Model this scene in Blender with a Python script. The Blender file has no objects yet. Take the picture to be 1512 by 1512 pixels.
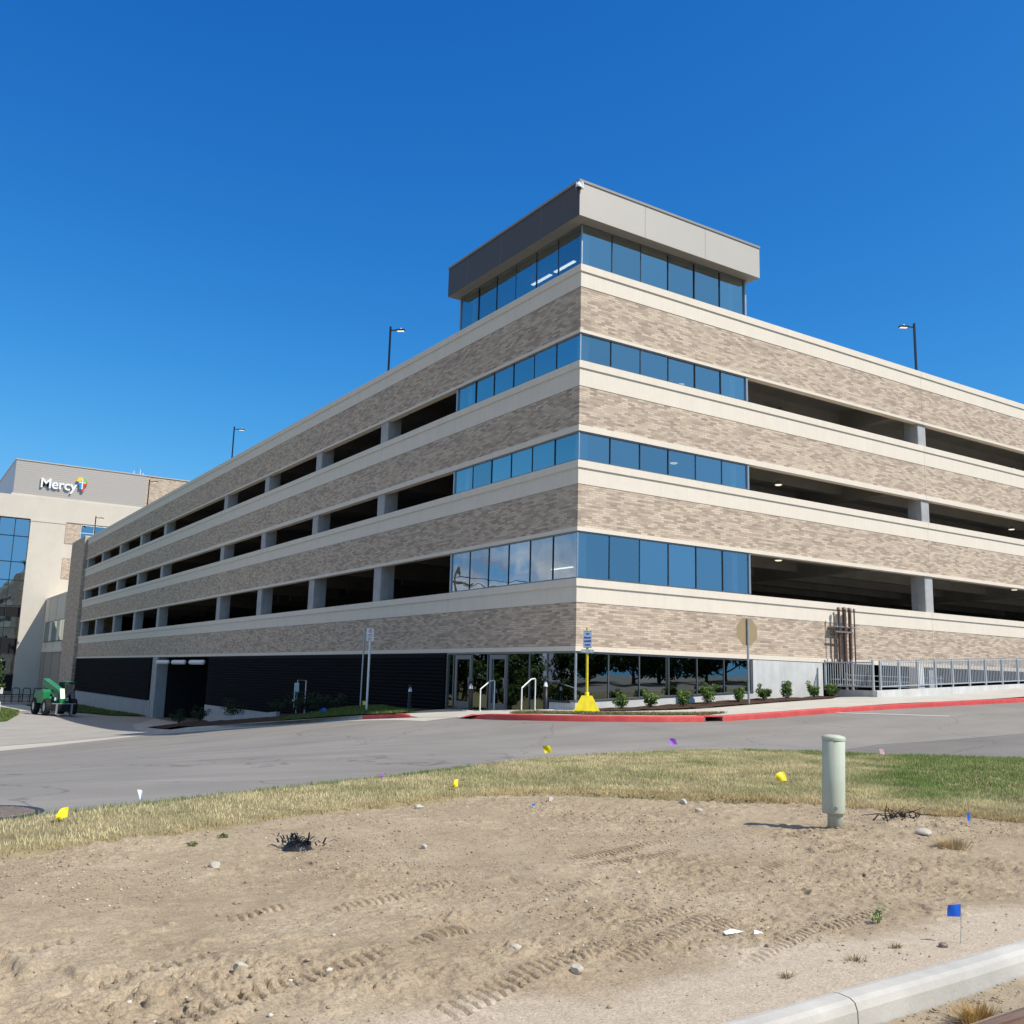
import bpy, bmesh, math, random
import numpy as np
from mathutils import Vector, Matrix
random.seed(7); rng = np.random.default_rng(7)
R = math.radians
scene = bpy.context.scene
COL = scene.collection

# ------------------------------------------------------------------ terrain heights (metres, surveyed points + thin plate fit)
CP=np.array([
 (-19.1,-15.2,0.0),(-15.6,-13.7,0.02),(-9.7,-11.3,.06),(-4.9,-10.6,.10),(-1.6,-12.4,.12),(1.2,-15.0,.14),(12,-17.5,.5),(22,-17.5,.92),(45,-17.5,1.9),(70,-17.5,2.9),
 (1.9,-5,.50),(7.27,-5,.77),(13,-5,1.01),(19.24,-5,1.24),(30,-5,1.7),(45,-5,2.3),(70,-5,3.3),
 (-3.81,-.92,.36),(-3.26,-2.25,.41),(-2.39,-3.39,.44),(-1.25,-4.26,.46),(.08,-4.81,.475),(-4,.5,.34),(-4,3.8,.20),(-4.2,8,-.07),(-5,12.5,-.45),(-5.8,15.2,-.70),(-7.5,20.5,-1.20),(-8.8,22.5,-1.45),(-16,20,-2.0),
 (-9.5,55,-2.05),(-3,57,-2.3),(0.5,50,-2.36),(-3,75,-2.5),(-12,75,-2.3),(-12,105,-2.7),(-25,80,-2.6),(-30,40,-2.8),
 (-30,0,-1.5),(-32,-16,-.6),(-50,-16,-1.6),(-50,20,-3.2),(-50,70,-3.4),(-12,40,-2.1),(-6,35,-1.9),
 (-12,-18,-.2),(-20,-20,-.25),(-30,-21,-.5),(-2,-19,-.1),(10,-21,.2),
 (-20,-30,-.4),(0,-30,-.3),(30,-30,.6),(-40,-30,-.8),(-4,-4,.2),(-12,0,-.4)],float)
def _k(r2): return np.where(r2>1e-9,r2*np.log(r2+1e-12)*.5,0.)
def _fit(CP):
    P=CP[:,:2]; n=len(P); K=_k(((P[:,None]-P[None])**2).sum(-1))+np.eye(n)*.5
    A=np.zeros((n+3,n+3)); A[:n,:n]=K; A[:n,n]=1; A[:n,n+1:]=P; A[n,:n]=1; A[n+1:,:n]=P.T
    return np.linalg.solve(A,np.r_[CP[:,2],0,0,0])
CS=np.array([
 (1.9,-5,.67),(7.27,-5,.94),(13,-5,1.19),(19.24,-5,1.46),(30,-5,1.92),(45,-5,2.5),(60,-5,3.1),
 (-3.81,-.92,.53),(-3.26,-2.25,.58),(-2.39,-3.39,.61),(-1.25,-4.26,.63),(.08,-4.81,.645),(-4,.5,.51),(-4,3.8,.35),(-4.2,8,.08),(-5,12.5,-.3),(-5.8,15.2,-.55),(-7.5,20.5,-1.05),
 (0,0,.64),(1.26,0,.67),(3.13,0,.75),(8.5,0,1.07),(12.7,0,1.2),(12.7,-2.8,1.31),(23.3,-2.8,1.88),(45,-2.8,2.9),(60,-2.8,3.5),
 (0,4.4,.47),(0,7,.36),(0,9.1,.3),(0,14,.12),(-2,13,.12),(-2,18.4,-.24),(-2,22,-.45),(-3,26,-.8),(-3,33,-1.3),(0,21.8,-.4),(0,32.4,-1.1),(0,42,-1.9),(-6,30,-1.6)],float)
_WR=_fit(CP); _S=_fit(CS)
def zs(x,y): return zr(x,y,CS,_S)
def zr(x,y,CP=CP,_W=None):
    """road / apron surface height"""
    if _W is None: _W=_WR
    x=np.asarray(x,float); y=np.asarray(y,float); s=x.shape; x=x.ravel(); y=y.ravel()
    n=len(CP); K=_k((x[:,None]-CP[None,:,0])**2+(y[:,None]-CP[None,:,1])**2)
    r=K@_W[:n]+_W[n]+_W[n+1]*x+_W[n+2]*y
    return r.reshape(s) if s else float(r[0])


# ------------------------------------------------------------------ node helpers
def nodes_of(m):
    m.use_nodes = True
    nt = m.node_tree
    for n in list(nt.nodes): nt.nodes.remove(n)
    return nt
def N(nt, t, **kw):
    n = nt.nodes.new(t)
    for k, v in kw.items():
        if k in n.inputs.keys() if isinstance(k, str) else False: n.inputs[k].default_value = v
        else: setattr(n, k, v)
    return n
def c4(c): return (c[0], c[1], c[2], 1.0)
def noise(nt, vec, scale, detail=4, rough=.55):
    n = nt.nodes.new('ShaderNodeTexNoise'); n.inputs['Scale'].default_value = scale
    n.inputs['Detail'].default_value = detail; n.inputs['Roughness'].default_value = rough
    if vec is not None: nt.links.new(vec, n.inputs['Vector'])
    return n.outputs['Fac']
def ramp(nt, fac, stops, interp='LINEAR'):
    n = nt.nodes.new('ShaderNodeValToRGB'); n.color_ramp.interpolation = interp
    e = n.color_ramp.elements
    while len(e) > 1: e.remove(e[-1])
    e[0].position = stops[0][0]; e[0].color = c4(stops[0][1])
    for p, c in stops[1:]:
        x = e.new(p); x.color = c4(c)
    nt.links.new(fac, n.inputs['Fac'])
    return n.outputs['Color']
def mixc(nt, fac, a, b, mode='MIX'):
    n = nt.nodes.new('ShaderNodeMix'); n.data_type = 'RGBA'; n.blend_type = mode
    for sock, v in ((0, fac), (6, a), (7, b)):
        if isinstance(v, (int, float)): n.inputs[sock].default_value = v
        elif isinstance(v, tuple): n.inputs[sock].default_value = c4(v)
        else: nt.links.new(v, n.inputs[sock])
    return n.outputs[2]
def bump(nt, h, strength=.3, dist=.02):
    n = nt.nodes.new('ShaderNodeBump'); n.inputs['Strength'].default_value = strength; n.inputs['Distance'].default_value = dist
    nt.links.new(h, n.inputs['Height']); return n.outputs['Normal']
def bsdf(nt, col, rough=.7, metal=0, normal=None, spec=.4):
    b = nt.nodes.new('ShaderNodeBsdfPrincipled'); o = nt.nodes.new('ShaderNodeOutputMaterial')
    if isinstance(col, tuple): b.inputs['Base Color'].default_value = c4(col)
    else: nt.links.new(col, b.inputs['Base Color'])
    if isinstance(rough, (int, float)): b.inputs['Roughness'].default_value = rough
    else: nt.links.new(rough, b.inputs['Roughness'])
    b.inputs['Metallic'].default_value = metal; b.inputs['Specular IOR Level'].default_value = spec
    if normal is not None: nt.links.new(normal, b.inputs['Normal'])
    nt.links.new(b.outputs[0], o.inputs[0]); return b
def coord(nt, which='Object'):
    return nt.nodes.new('ShaderNodeTexCoord').outputs[which]
def plain(name, col, rough=.6, metal=0, var=.12, scale=4., bs=0, bscale=60., spec=.4, streak=0):
    """painted / cast surface with slight tonal variation, optional fine bump and rain streaks"""
    m = bpy.data.materials.new(name); nt = nodes_of(m); v = coord(nt)
    f = noise(nt, v, scale, 6, .6)
    lo = tuple(max(0, c*(1-var)) for c in col); hi = tuple(min(1, c*(1+var)) for c in col)
    c = ramp(nt, f, [(.25, lo), (.75, hi)])
    if streak:
        mp = nt.nodes.new('ShaderNodeMapping'); mp.inputs['Scale'].default_value = (6, 6, .35); nt.links.new(v, mp.inputs['Vector'])
        s = noise(nt, mp.outputs[0], 1.0, 5, .65)
        s2 = ramp(nt, s, [(.35, (1-streak,)*3), (.62, (1, 1, 1))])
        c = mixc(nt, 1.0, c, s2, 'MULTIPLY')
    nm = bump(nt, noise(nt, v, bscale, 3), bs, .01) if bs else None
    bsdf(nt, c, rough, metal, nm, spec); return m

# ------------------------------------------------------------------ materials
MAT = {}
MAT['precast'] = plain('precast', (.77, .675, .545), .75, var=.04, scale=1.2, bs=.08, bscale=90, streak=.045)
MAT['cream'] = plain('cream', (.63, .56, .46), .8, var=.05, scale=.5, streak=.04)
MAT['concrete'] = plain('concrete', (.43, .425, .41), .85, var=.16, scale=1.6, bs=.15, bscale=40, streak=.16)
MAT['concrete_wall'] = plain('concrete_wall', (.60, .59, .56), .85, var=.16, scale=1.1, bs=.15, bscale=30, streak=.10)
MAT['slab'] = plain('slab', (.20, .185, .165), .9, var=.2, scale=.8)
MAT['slab_lit'] = plain('slab_lit', (.50, .47, .42), .9, var=.15, scale=.8)  # paler copy of slab: brighter light by the sunlit face put into colour
MAT['walk'] = plain('walk', (.50, .465, .40), .85, var=.10, scale=.9, bs=.1, bscale=60)
MAT['curb'] = plain('curb', (.50, .475, .425), .85, var=.20, scale=2.2, bs=.25, bscale=45)
MAT['fascia'] = plain('fascia', (.50, .45, .38), .45, var=.03, scale=.6, spec=.5)
MAT['soffit'] = plain('soffit', (.28, .26, .23), .6, var=.05)
MAT['mullion'] = plain('mullion', (.24, .235, .23), .35, .8, var=.05)
MAT['dark_mullion'] = plain('dark_mullion', (.05, .052, .055), .4, .5, var=.05)
MAT['louver'] = plain('louver', (.006, .0063, .007), .8, 0, var=.2, spec=.1)
MAT['fascia_shaded'] = plain('fascia_shaded', (.085, .075, .067), .5, .1, var=.04, scale=.6)  # darker copy of fascia: shade of the left side put into the colour
MAT['black'] = plain('black', (.008, .008, .009), .8, var=.1)
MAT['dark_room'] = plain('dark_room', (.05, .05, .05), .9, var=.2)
MAT['galv'] = plain('galv', (.45, .47, .48), .4, .75, var=.12, scale=8)
MAT['fence_grey'] = plain('fence_grey', (.42, .45, .48), .45, .15, var=.08, scale=8)
MAT['white_paint'] = plain('white_paint', (.78, .78, .76), .5, var=.04)
MAT['black_metal'] = plain('black_metal', (.02, .02, .022), .45, .3, var=.1)
MAT['rust'] = plain('rust', (.14, .085, .06), .7, .3, var=.35, scale=6)
MAT['yellow'] = plain('yellow', (.80, .64, .015), .5, var=.12, scale=5, streak=.15)
MAT['tan_sign'] = plain('tan_sign', (.34, .25, .135), .55, .0, var=.06)
MAT['sign_blue'] = plain('sign_blue', (.38, .47, .62), .5, var=.05)
MAT['ink_blue'] = plain('ink_blue', (.03, .06, .25), .6, var=.05)
MAT['ink_red'] = plain('ink_red', (.40, .05, .05), .6, var=.05)
MAT['ink_black'] = plain('ink_black', (.04, .04, .045), .6, var=.05)

def ped_mat():
    m = bpy.data.materials.new('ped_green'); nt = nodes_of(m); v = coord(nt); sx = nt.nodes.new('ShaderNodeSeparateXYZ'); nt.links.new(v, sx.inputs[0])
    c = ramp(nt, noise(nt, v, 3, 5), [(.3, (.47, .50, .385)), (.7, (.54, .57, .45))])
    a = nt.nodes.new('ShaderNodeMath'); a.operation = 'MULTIPLY_ADD'; a.inputs[1].default_value = .45; nt.links.new(noise(nt, v, 14, 5, .7), a.inputs[0]); nt.links.new(sx.outputs['Z'], a.inputs[2])
    f = ramp(nt, a.outputs[0], [(.2, (.75,)*3), (.5, (0, 0, 0))])     # soil splashed up the foot
    c = mixc(nt, f, c, (.38, .31, .22))
    mp = nt.nodes.new('ShaderNodeMapping'); mp.inputs['Scale'].default_value = (30, 30, 2.5); nt.links.new(v, mp.inputs['Vector'])
    c = mixc(nt, 1.0, c, ramp(nt, noise(nt, mp.outputs[0], 1, 5, .7), [(.3, (.88,)*3), (.5, (1, 1, 1))]), 'MULTIPLY')
    bsdf(nt, c, .5); return m
MAT['ped_green'] = ped_mat()
MAT['tele_green'] = plain('tele_green', (.014, .22, .065), .35, var=.12, spec=.6)
MAT['rubber'] = plain('rubber', (.025, .025, .026), .85, var=.25, scale=12)
MAT['car_paint'] = plain('car_paint', (.13, .025, .02), .12, .25, var=.04, spec=.6)
MAT['tan_panel'] = None
MAT['stone'] = plain('stone', (.50, .45, .37), .9, var=.18, scale=9, bs=.3, bscale=30)
MAT['pale_stone'] = plain('pale_stone', (.50, .455, .38), .9, var=.1, scale=9, bs=.3, bscale=30)
MAT['dark_plastic'] = plain('dark_plastic', (.02, .022, .026), .35, var=.3, scale=30)
MAT['dark_weed'] = plain('dark_weed', (.03, .02, .015), .9, var=.3)
MAT['iron'] = plain('iron', (.25, .195, .17), .6, .4, var=.25, scale=20, bs=.3, bscale=60)
for nm, c in dict(flag_yellow=(.85, .68, .01), flag_blue=(.01, .14, .75), flag_purple=(.36, .10, .62), flag_white=(.85, .85, .86), flag_pink=(.85, .52, .60), flag_red=(.65, .12, .03)).items():
    MAT[nm] = plain(nm, c, .4, var=.08, scale=30, spec=.5)
MAT['white_letters'] = plain('white_letters', (.85, .85, .85), .4, var=.02)
for nm, c in dict(em_blue=(.05, .30, .65), em_red=(.70, .07, .05), em_yellow=(.90, .62, .03), em_green=(.25, .50, .12), em_orange=(.80, .25, .03)).items():
    MAT[nm] = plain(nm, c, .4, var=.02)

def brick_mat(name, shades, mortar, bw=.33, rh=.081, soft=.0):
    m = bpy.data.materials.new(name); nt = nodes_of(m); uv = coord(nt, 'UV')
    b = nt.nodes.new('ShaderNodeTexBrick'); nt.links.new(uv, b.inputs['Vector'])
    b.offset = .5; b.squash = 1
    b.inputs['Scale'].default_value = 1; b.inputs['Color1'].default_value = (0, 0, 0, 1); b.inputs['Color2'].default_value = (1, 1, 1, 1)
    b.inputs['Mortar'].default_value = (.5, .5, .5, 1); b.inputs['Mortar Size'].default_value = .008
    b.inputs['Mortar Smooth'].default_value = .1; b.inputs['Brick Width'].default_value = bw; b.inputs['Row Height'].default_value = rh
    mq = nt.nodes.new('ShaderNodeMapping'); mq.inputs['Scale'].default_value = (.55, 2.4, 1); nt.links.new(uv, mq.inputs['Vector'])
    sh = nt.nodes.new('ShaderNodeMath'); sh.operation = 'MULTIPLY_ADD'; sh.inputs[1].default_value = .62; nt.links.new(b.outputs['Color'], sh.inputs[0])
    cl_ = nt.nodes.new('ShaderNodeMath'); cl_.operation = 'MULTIPLY'; cl_.inputs[1].default_value = .42; nt.links.new(noise(nt, mq.outputs[0], 1.0, 4, .6), cl_.inputs[0]); nt.links.new(cl_.outputs[0], sh.inputs[2])
    c = ramp(nt, sh.outputs[0], shades, 'CONSTANT')
    # broad patches where darker or paler bricks gather
    mp = nt.nodes.new('ShaderNodeMapping'); mp.inputs['Scale'].default_value = (.9, 2.2, 1); nt.links.new(uv, mp.inputs['Vector'])
    pt = ramp(nt, noise(nt, mp.outputs[0], 1.0, 3), [(.35, (.88,)*3), (.62, (1.05,)*3)])
    c = mixc(nt, 1.0, c, pt, 'MULTIPLY')
    fine = ramp(nt, noise(nt, uv, 35, 3), [(.2, (.9,)*3), (.8, (1.08,)*3)])
    c = mixc(nt, 1.0, c, fine, 'MULTIPLY')
    c = mixc(nt, b.outputs['Fac'], c, mortar)
    inv = nt.nodes.new('ShaderNodeMath'); inv.operation = 'SUBTRACT'; inv.inputs[0].default_value = 1; nt.links.new(b.outputs['Fac'], inv.inputs[1])
    bsdf(nt, c, .85, 0, bump(nt, inv.outputs[0], .5, .006), .25); return m
MAT['brick'] = brick_mat('brick', [(0, (.37, .277, .21)), (.25, (.43, .328, .248)), (.37, (.50, .388, .292)), (.49, (.57, .448, .335)), (.60, (.655, .525, .39)), (.78, (.60, .475, .352))], (.41, .325, .245))

def glass_mat(name, refl, tint, gtint=(.72, .86, 1.0), wob=.035):
    m = bpy.data.materials.new(name); nt = nodes_of(m)
    g = nt.nodes.new('ShaderNodeBsdfGlossy'); g.inputs['Color'].default_value = c4(gtint); g.inputs['Roughness'].default_value = .0
    # float glass is never perfectly flat: long slow ripples
    v = coord(nt); nm = bump(nt, noise(nt, v, .7, 1), wob, .25); nt.links.new(nm, g.inputs['Normal'])
    t = nt.nodes.new('ShaderNodeBsdfTransparent'); t.inputs['Color'].default_value = c4(tint)
    fr = nt.nodes.new('ShaderNodeFresnel'); fr.inputs['IOR'].default_value = 1.45
    mr = nt.nodes.new('ShaderNodeMapRange'); mr.inputs['From Min'].default_value = 0; mr.inputs['From Max'].default_value = 1
    mr.inputs['To Max'].default_value = 1
    oi = nt.nodes.new('ShaderNodeObjectInfo'); ma_ = nt.nodes.new('ShaderNodeMath'); ma_.operation = 'MULTIPLY_ADD'; ma_.inputs[1].default_value = .12; ma_.inputs[2].default_value = refl-.06; nt.links.new(oi.outputs['Random'], ma_.inputs[0]); nt.links.new(ma_.outputs[0], mr.inputs['To Min'])
    nt.links.new(fr.outputs[0], mr.inputs['Value'])
    mx = nt.nodes.new('ShaderNodeMixShader'); nt.links.new(mr.outputs[0], mx.inputs[0]); nt.links.new(t.outputs[0], mx.inputs[1]); nt.links.new(g.outputs[0], mx.inputs[2])
    o = nt.nodes.new('ShaderNodeOutputMaterial'); nt.links.new(mx.outputs[0], o.inputs[0]); return m
MAT['glass'] = glass_mat('glass', .41, (.50, .60, .63), (.86, .97, .97))
MAT['glass_ground'] = glass_mat('glass_ground', .20, (.05, .065, .065), (.85, .95, .95), .012)
MAT['glass_far'] = glass_mat('glass_far', .50, (.14, .2, .24), (.86, .97, .97))
MAT['cab_glass'] = glass_mat('cab_glass', .25, (.15, .2, .22))
def emit(name, col, s):
    m = bpy.data.materials.new(name); nt = nodes_of(m)
    e = nt.nodes.new('ShaderNodeEmission'); e.inputs[0].default_value = c4(col); e.inputs[1].default_value = s
    o = nt.nodes.new('ShaderNodeOutputMaterial'); nt.links.new(e.outputs[0], o.inputs[0]); return m
MAT['lamp_on'] = emit('lamp_on', (1, .88, .66), 1.2)
MAT['strip_on'] = emit('strip_on', (1, .95, .85), 2.2)
MAT['red_on'] = emit('red_on', (1, .18, .04), 1.0)
def asphalt_mat(name, base, seed):
    m = bpy.data.materials.new(name); nt = nodes_of(m); v = coord(nt)
    mp = nt.nodes.new('ShaderNodeMapping'); mp.inputs['Location'].default_value = (seed, seed*2, 0); mp.inputs['Rotation'].default_value = (0, 0, R(-8)); mp.inputs['Scale'].default_value = (.10, .7, 1); nt.links.new(v, mp.inputs['Vector'])
    f1 = noise(nt, mp.outputs[0], 1.0, 6, .6)
    c = ramp(nt, f1, [(.3, tuple(x*.84 for x in base)), (.5, base), (.72, tuple(x*1.16 for x in base))])
    f2 = noise(nt, v, 90, 2, .7); c = mixc(nt, 1.0, c, ramp(nt, f2, [(.25, (.74,)*3), (.75, (1.22,)*3)]), 'MULTIPLY')
    f3 = noise(nt, v, .35, 5, .6); c = mixc(nt, 1.0, c, ramp(nt, f3, [(.3, (.90,)*3), (.7, (1.08,)*3)]), 'MULTIPLY')
    # dusty tan where tyres have carried soil
    f4 = noise(nt, v, .12, 4, .6); c = mixc(nt, ramp(nt, f4, [(.5, (0, 0, 0)), (.75, (.35,)*3)]), c, (.24, .215, .18))
    # thin dark cracks / sealed joints
    vo = nt.nodes.new('ShaderNodeTexVoronoi'); vo.feature = 'DISTANCE_TO_EDGE'; vo.inputs['Scale'].default_value = .16
    wv = nt.nodes.new('ShaderNodeVectorMath'); wv.operation = 'ADD'; nz = nt.nodes.new('ShaderNodeTexNoise'); nz.inputs['Scale'].default_value = .8; nz.inputs['Detail'].default_value = 5
    nt.links.new(v, nz.inputs['Vector']); nt.links.new(v, wv.inputs[0]); nt.links.new(nz.outputs['Color'], wv.inputs[1]); nt.links.new(wv.outputs[0], vo.inputs['Vector'])
    c = mixc(nt, ramp(nt, vo.outputs['Distance'], [(0, (.5,)*3), (.0035, (0, 0, 0))]), c, (.05, .05, .05))
    bsdf(nt, c, .9, 0, bump(nt, noise(nt, v, 120, 2), .35, .006), .25); return m
MAT['asphalt'] = asphalt_mat('asphalt', (.25, .232, .21), 3)
MAT['asphalt_old'] = asphalt_mat('asphalt_old', (.195, .18, .165), 11)
def red_curb():
    m = bpy.data.materials.new('red_curb'); nt = nodes_of(m); v = coord(nt)
    c = ramp(nt, noise(nt, v, 2.2, 6, .65), [(.2, (.46, .045, .04)), (.55, (.58, .075, .065)), (.8, (.58, .15, .12))])
    bsdf(nt, c, .6, 0, bump(nt, noise(nt, v, 50, 3), .2, .01)); return m
MAT['red_curb'] = red_curb()
def dirt_mat():
    m = bpy.data.materials.new('dirt'); nt = nodes_of(m); v = coord(nt)
    f = noise(nt, v, .9, 7, .62)
    c = ramp(nt, f, [(.25, (.315, .243, .160)), (.48, (.385, .302, .204)), (.62, (.43, .344, .238)), (.8, (.50, .41, .295))])
    # pale sandy crust along the curb side
    sx = nt.nodes.new('ShaderNodeSeparateXYZ'); nt.links.new(v, sx.inputs[0])
    ad = nt.nodes.new('ShaderNodeMath'); ad.operation = 'MULTIPLY_ADD'; ad.inputs[1].default_value = 1.7; ad.inputs[2].default_value = -.85; nt.links.new(noise(nt, v, .8, 6, .65), ad.inputs[0])
    ad2 = nt.nodes.new('ShaderNodeMath'); ad2.operation = 'ADD'; nt.links.new(sx.outputs['Y'], ad2.inputs[0]); nt.links.new(ad.outputs[0], ad2.inputs[1])
    mr = nt.nodes.new('ShaderNodeMapRange'); mr.inputs['From Min'].default_value = -22.85; mr.inputs['From Max'].default_value = -22.5; mr.inputs['To Min'].default_value = 1; mr.inputs['To Max'].default_value = 0
    nt.links.new(ad2.outputs[0], mr.inputs['Value'])
    c = mixc(nt, mr.outputs[0], c, (.52, .43, .325))
    g = noise(nt, v, 55, 4, .75); c = mixc(nt, 1.0, c, ramp(nt, g, [(.3, (.58,)*3), (.5, (1, 1, 1)), (.72, (1.32, 1.3, 1.26))]), 'MULTIPLY')
    g2 = noise(nt, v, 9, 5, .7); c = mixc(nt, 1.0, c, ramp(nt, g2, [(.3, (.86,)*3), (.7, (1.1,)*3)]), 'MULTIPLY')
    h = nt.nodes.new('ShaderNodeMath'); h.operation = 'ADD'; nt.links.new(noise(nt, v, 45, 6, .75), h.inputs[0]); nt.links.new(noise(nt, v, 130, 2, .6), h.inputs[1])
    bsdf(nt, c, .95, 0, bump(nt, h.outputs[0], .7, .009), .1); return m
MAT['dirt'] = dirt_mat()
MAT['litter_soil'] = plain('litter_soil', (.33, .265, .18), .95, var=.25, scale=7, bs=.8, bscale=70)
def turf_mat(name, a, b):
    m = bpy.data.materials.new(name); nt = nodes_of(m); v = coord(nt)
    c = ramp(nt, noise(nt, v, 2.5, 6, .7), [(.3, a), (.7, b)])
    bsdf(nt, c, .95, 0, bump(nt, noise(nt, v, 60, 4, .7), .8, .02), .1); return m
MAT['turf'] = turf_mat('turf', (.20, .17, .085), (.40, .33, .19))
MAT['lawn'] = turf_mat('lawn', (.05, .10, .02), (.11, .16, .04))
MAT['field'] = turf_mat('field', (.12, .12, .04), (.26, .21, .10))
MAT['mulch'] = turf_mat('mulch', (.045, .026, .018), (.10, .06, .042))
def attr_mat(name, rough=.7, spec=.2, trans=0):
    m = bpy.data.materials.new(name); nt = nodes_of(m)
    a = nt.nodes.new('ShaderNodeAttribute'); a.attribute_name = 'tone'
    b = bsdf(nt, a.outputs['Color'], rough, 0, None, spec)
    if trans:
        d = nt.nodes.new('ShaderNodeBsdfTranslucent'); nt.links.new(a.outputs['Color'], d.inputs[0])
        mx = nt.nodes.new('ShaderNodeMixShader'); mx.inputs[0].default_value = trans
        o = [n for n in nt.nodes if n.type == 'OUTPUT_MATERIAL'][0]
        nt.links.new(b.outputs[0], mx.inputs[1]); nt.links.new(d.outputs[0], mx.inputs[2]); nt.links.new(mx.outputs[0], o.inputs[0])
    return m
MAT['blades'] = attr_mat('blades', .7, .15, .25)
MAT['leaves'] = attr_mat('leaves', .55, .3, .3)
MAT['pebbles'] = attr_mat('pebbles', .95, .1)
MAT['bark'] = plain('bark', (.10, .075, .055), .9, var=.3, scale=8, bs=.5, bscale=20)
def ribbed(name, col, period):
    m = bpy.data.materials.new(name); nt = nodes_of(m); uv = coord(nt, 'UV')
    w = nt.nodes.new('ShaderNodeTexWave'); w.wave_type = 'BANDS'; w.bands_direction = 'Y'; w.inputs['Scale'].default_value = .314/period*1.0
    nt.links.new(uv, w.inputs['Vector'])
    c = mixc(nt, 1.0, col, ramp(nt, w.outputs['Fac'], [(0, (.82,)*3), (.12, (1, 1, 1)), (1, (1.02,)*3)]), 'MULTIPLY')
    bsdf(nt, c, .4, .3, bump(nt, w.outputs['Fac'], .3, .02)); return m
MAT['tan_panel'] = ribbed('tan_panel', (.50, .435, .372), .3)

# ------------------------------------------------------------------ mesh helpers
class MB:
    """collects verts/faces (with material slots) and links ONE mesh object"""
    def __init__(s): s.v = []; s.f = []; s.mi = []; s.mats = []; s.sm = []
    def slot(s, m):
        if m not in s.mats: s.mats.append(m)
        return s.mats.index(m)
    def add(s, vs, fs, m, smooth=False):
        o = len(s.v); s.v += [tuple(map(float, p)) for p in vs]; k = s.slot(m)
        for f in fs: s.f.append(tuple(o+i for i in f)); s.mi.append(k); s.sm.append(smooth)
    def box(s, a, b, m):
        x0, y0, z0 = (min(a[i], b[i]) for i in range(3)); x1, y1, z1 = (max(a[i], b[i]) for i in range(3))
        s.add([(x0,y0,z0),(x1,y0,z0),(x1,y1,z0),(x0,y1,z0),(x0,y0,z1),(x1,y0,z1),(x1,y1,z1),(x0,y1,z1)],
              [(0,3,2,1),(4,5,6,7),(0,1,5,4),(1,2,6,5),(2,3,7,6),(3,0,4,7)], m)
    def bbox(s, a, b, m, bev=.01):
        """box with chamfered edges"""
        bm = bmesh.new(); bmesh.ops.create_cube(bm, size=1)
        for v in bm.verts:
            v.co = Vector([(min(a[i],b[i])+max(a[i],b[i]))/2 + v.co[i]*abs(b[i]-a[i]) for i in range(3)])
        bmesh.ops.bevel(bm, geom=list(bm.edges), offset=bev, segments=1, affect='EDGES', profile=.5)
        s.addbm(bm, m)
    def addbm(s, bm, m, smooth=False):
        bm.verts.index_update(); s.add([v.co for v in bm.verts], [tuple(v.index for v in f.verts) for f in bm.faces], m, smooth); bm.free()
    def prism(s, poly, axis, a, b, m):
        """poly in the two other axes (cyclic order), extruded along axis from a to b"""
        def P(q, t):
            return (t, q[0], q[1]) if axis == 0 else (q[0], t, q[1]) if axis == 1 else (q[0], q[1], t)
        n = len(poly); vs = [P(q, a) for q in poly] + [P(q, b) for q in poly]
        fs = [tuple(range(n))[::-1], tuple(range(n, 2*n))] + [(i, (i+1) % n, n+(i+1) % n, n+i) for i in range(n)]
        if axis == 1: fs = [f[::-1] for f in fs]
        s.add(vs, fs, m)
    def tube(s, pts, r, m, n=8, cap=True):
        pts = [Vector(p) for p in pts]; rs = r if isinstance(r, (list, tuple)) else [r]*len(pts)
        vs = []; fs = []; prev = None
        for i, p in enumerate(pts):
            d = (pts[min(i+1, len(pts)-1)]-pts[max(i-1, 0)]).normalized()
            if prev is None: u = d.orthogonal().normalized()
            else: u = (prev - d*prev.dot(d)).normalized()
            prev = u; w = d.cross(u)
            for k in range(n):
                a = 2*math.pi*k/n; vs.append(p+(u*math.cos(a)+w*math.sin(a))*rs[i])
        for i in range(len(pts)-1):
            for k in range(n): fs.append((i*n+k, i*n+(k+1) % n, (i+1)*n+(k+1) % n, (i+1)*n+k))
        s.add(vs, fs, m, True)
        if cap: s.add(vs[:n], [tuple(range(n))[::-1]], m); s.add(vs[-n:], [tuple(range(n))], m)
    def lathe(s, prof, c, m, n=20, axis=2, smooth=True):
        vs = []; fs = []
        for r, h in prof:
            for k in range(n):
                a = 2*math.pi*k/n; p = (r*math.cos(a), r*math.sin(a), h)
                if axis == 0: p = (p[2], p[0], p[1])
                if axis == 1: p = (p[1], p[2], p[0])
                vs.append((p[0]+c[0], p[1]+c[1], p[2]+c[2]))
        for i in range(len(prof)-1):
            for k in range(n): fs.append((i*n+k, i*n+(k+1) % n, (i+1)*n+(k+1) % n, (i+1)*n+k))
        s.add(vs, fs, m, smooth)
    def build(s, name, parent=None, uv=True):
        me = bpy.data.meshes.new(name); me.from_pydata(s.v, [], s.f)
        for m in s.mats: me.materials.append(m)
        me.polygons.foreach_set('material_index', s.mi); me.polygons.foreach_set('use_smooth', s.sm)
        if uv:
            l = me.uv_layers.new(name='UVMap'); d = l.data
            for p in me.polygons:
                nx, ny, nz = (abs(t) for t in p.normal)
                for li in p.loop_indices:
                    c = me.vertices[me.loops[li].vertex_index].co
                    d[li].uv = (c.y, c.z) if nx >= ny and nx >= nz else (c.x, c.z) if ny >= nz else (c.x, c.y)
        me.update()
        o = bpy.data.objects.new(name, me); COL.objects.link(o)
        if parent is not None: o.parent = parent
        return o
def tag(o, label=None, cat=None, group=None, kind=None):
    if label: o['label'] = label
    if cat: o['category'] = cat
    if group: o['group'] = group
    if kind: o['kind'] = kind
    return o
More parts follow.
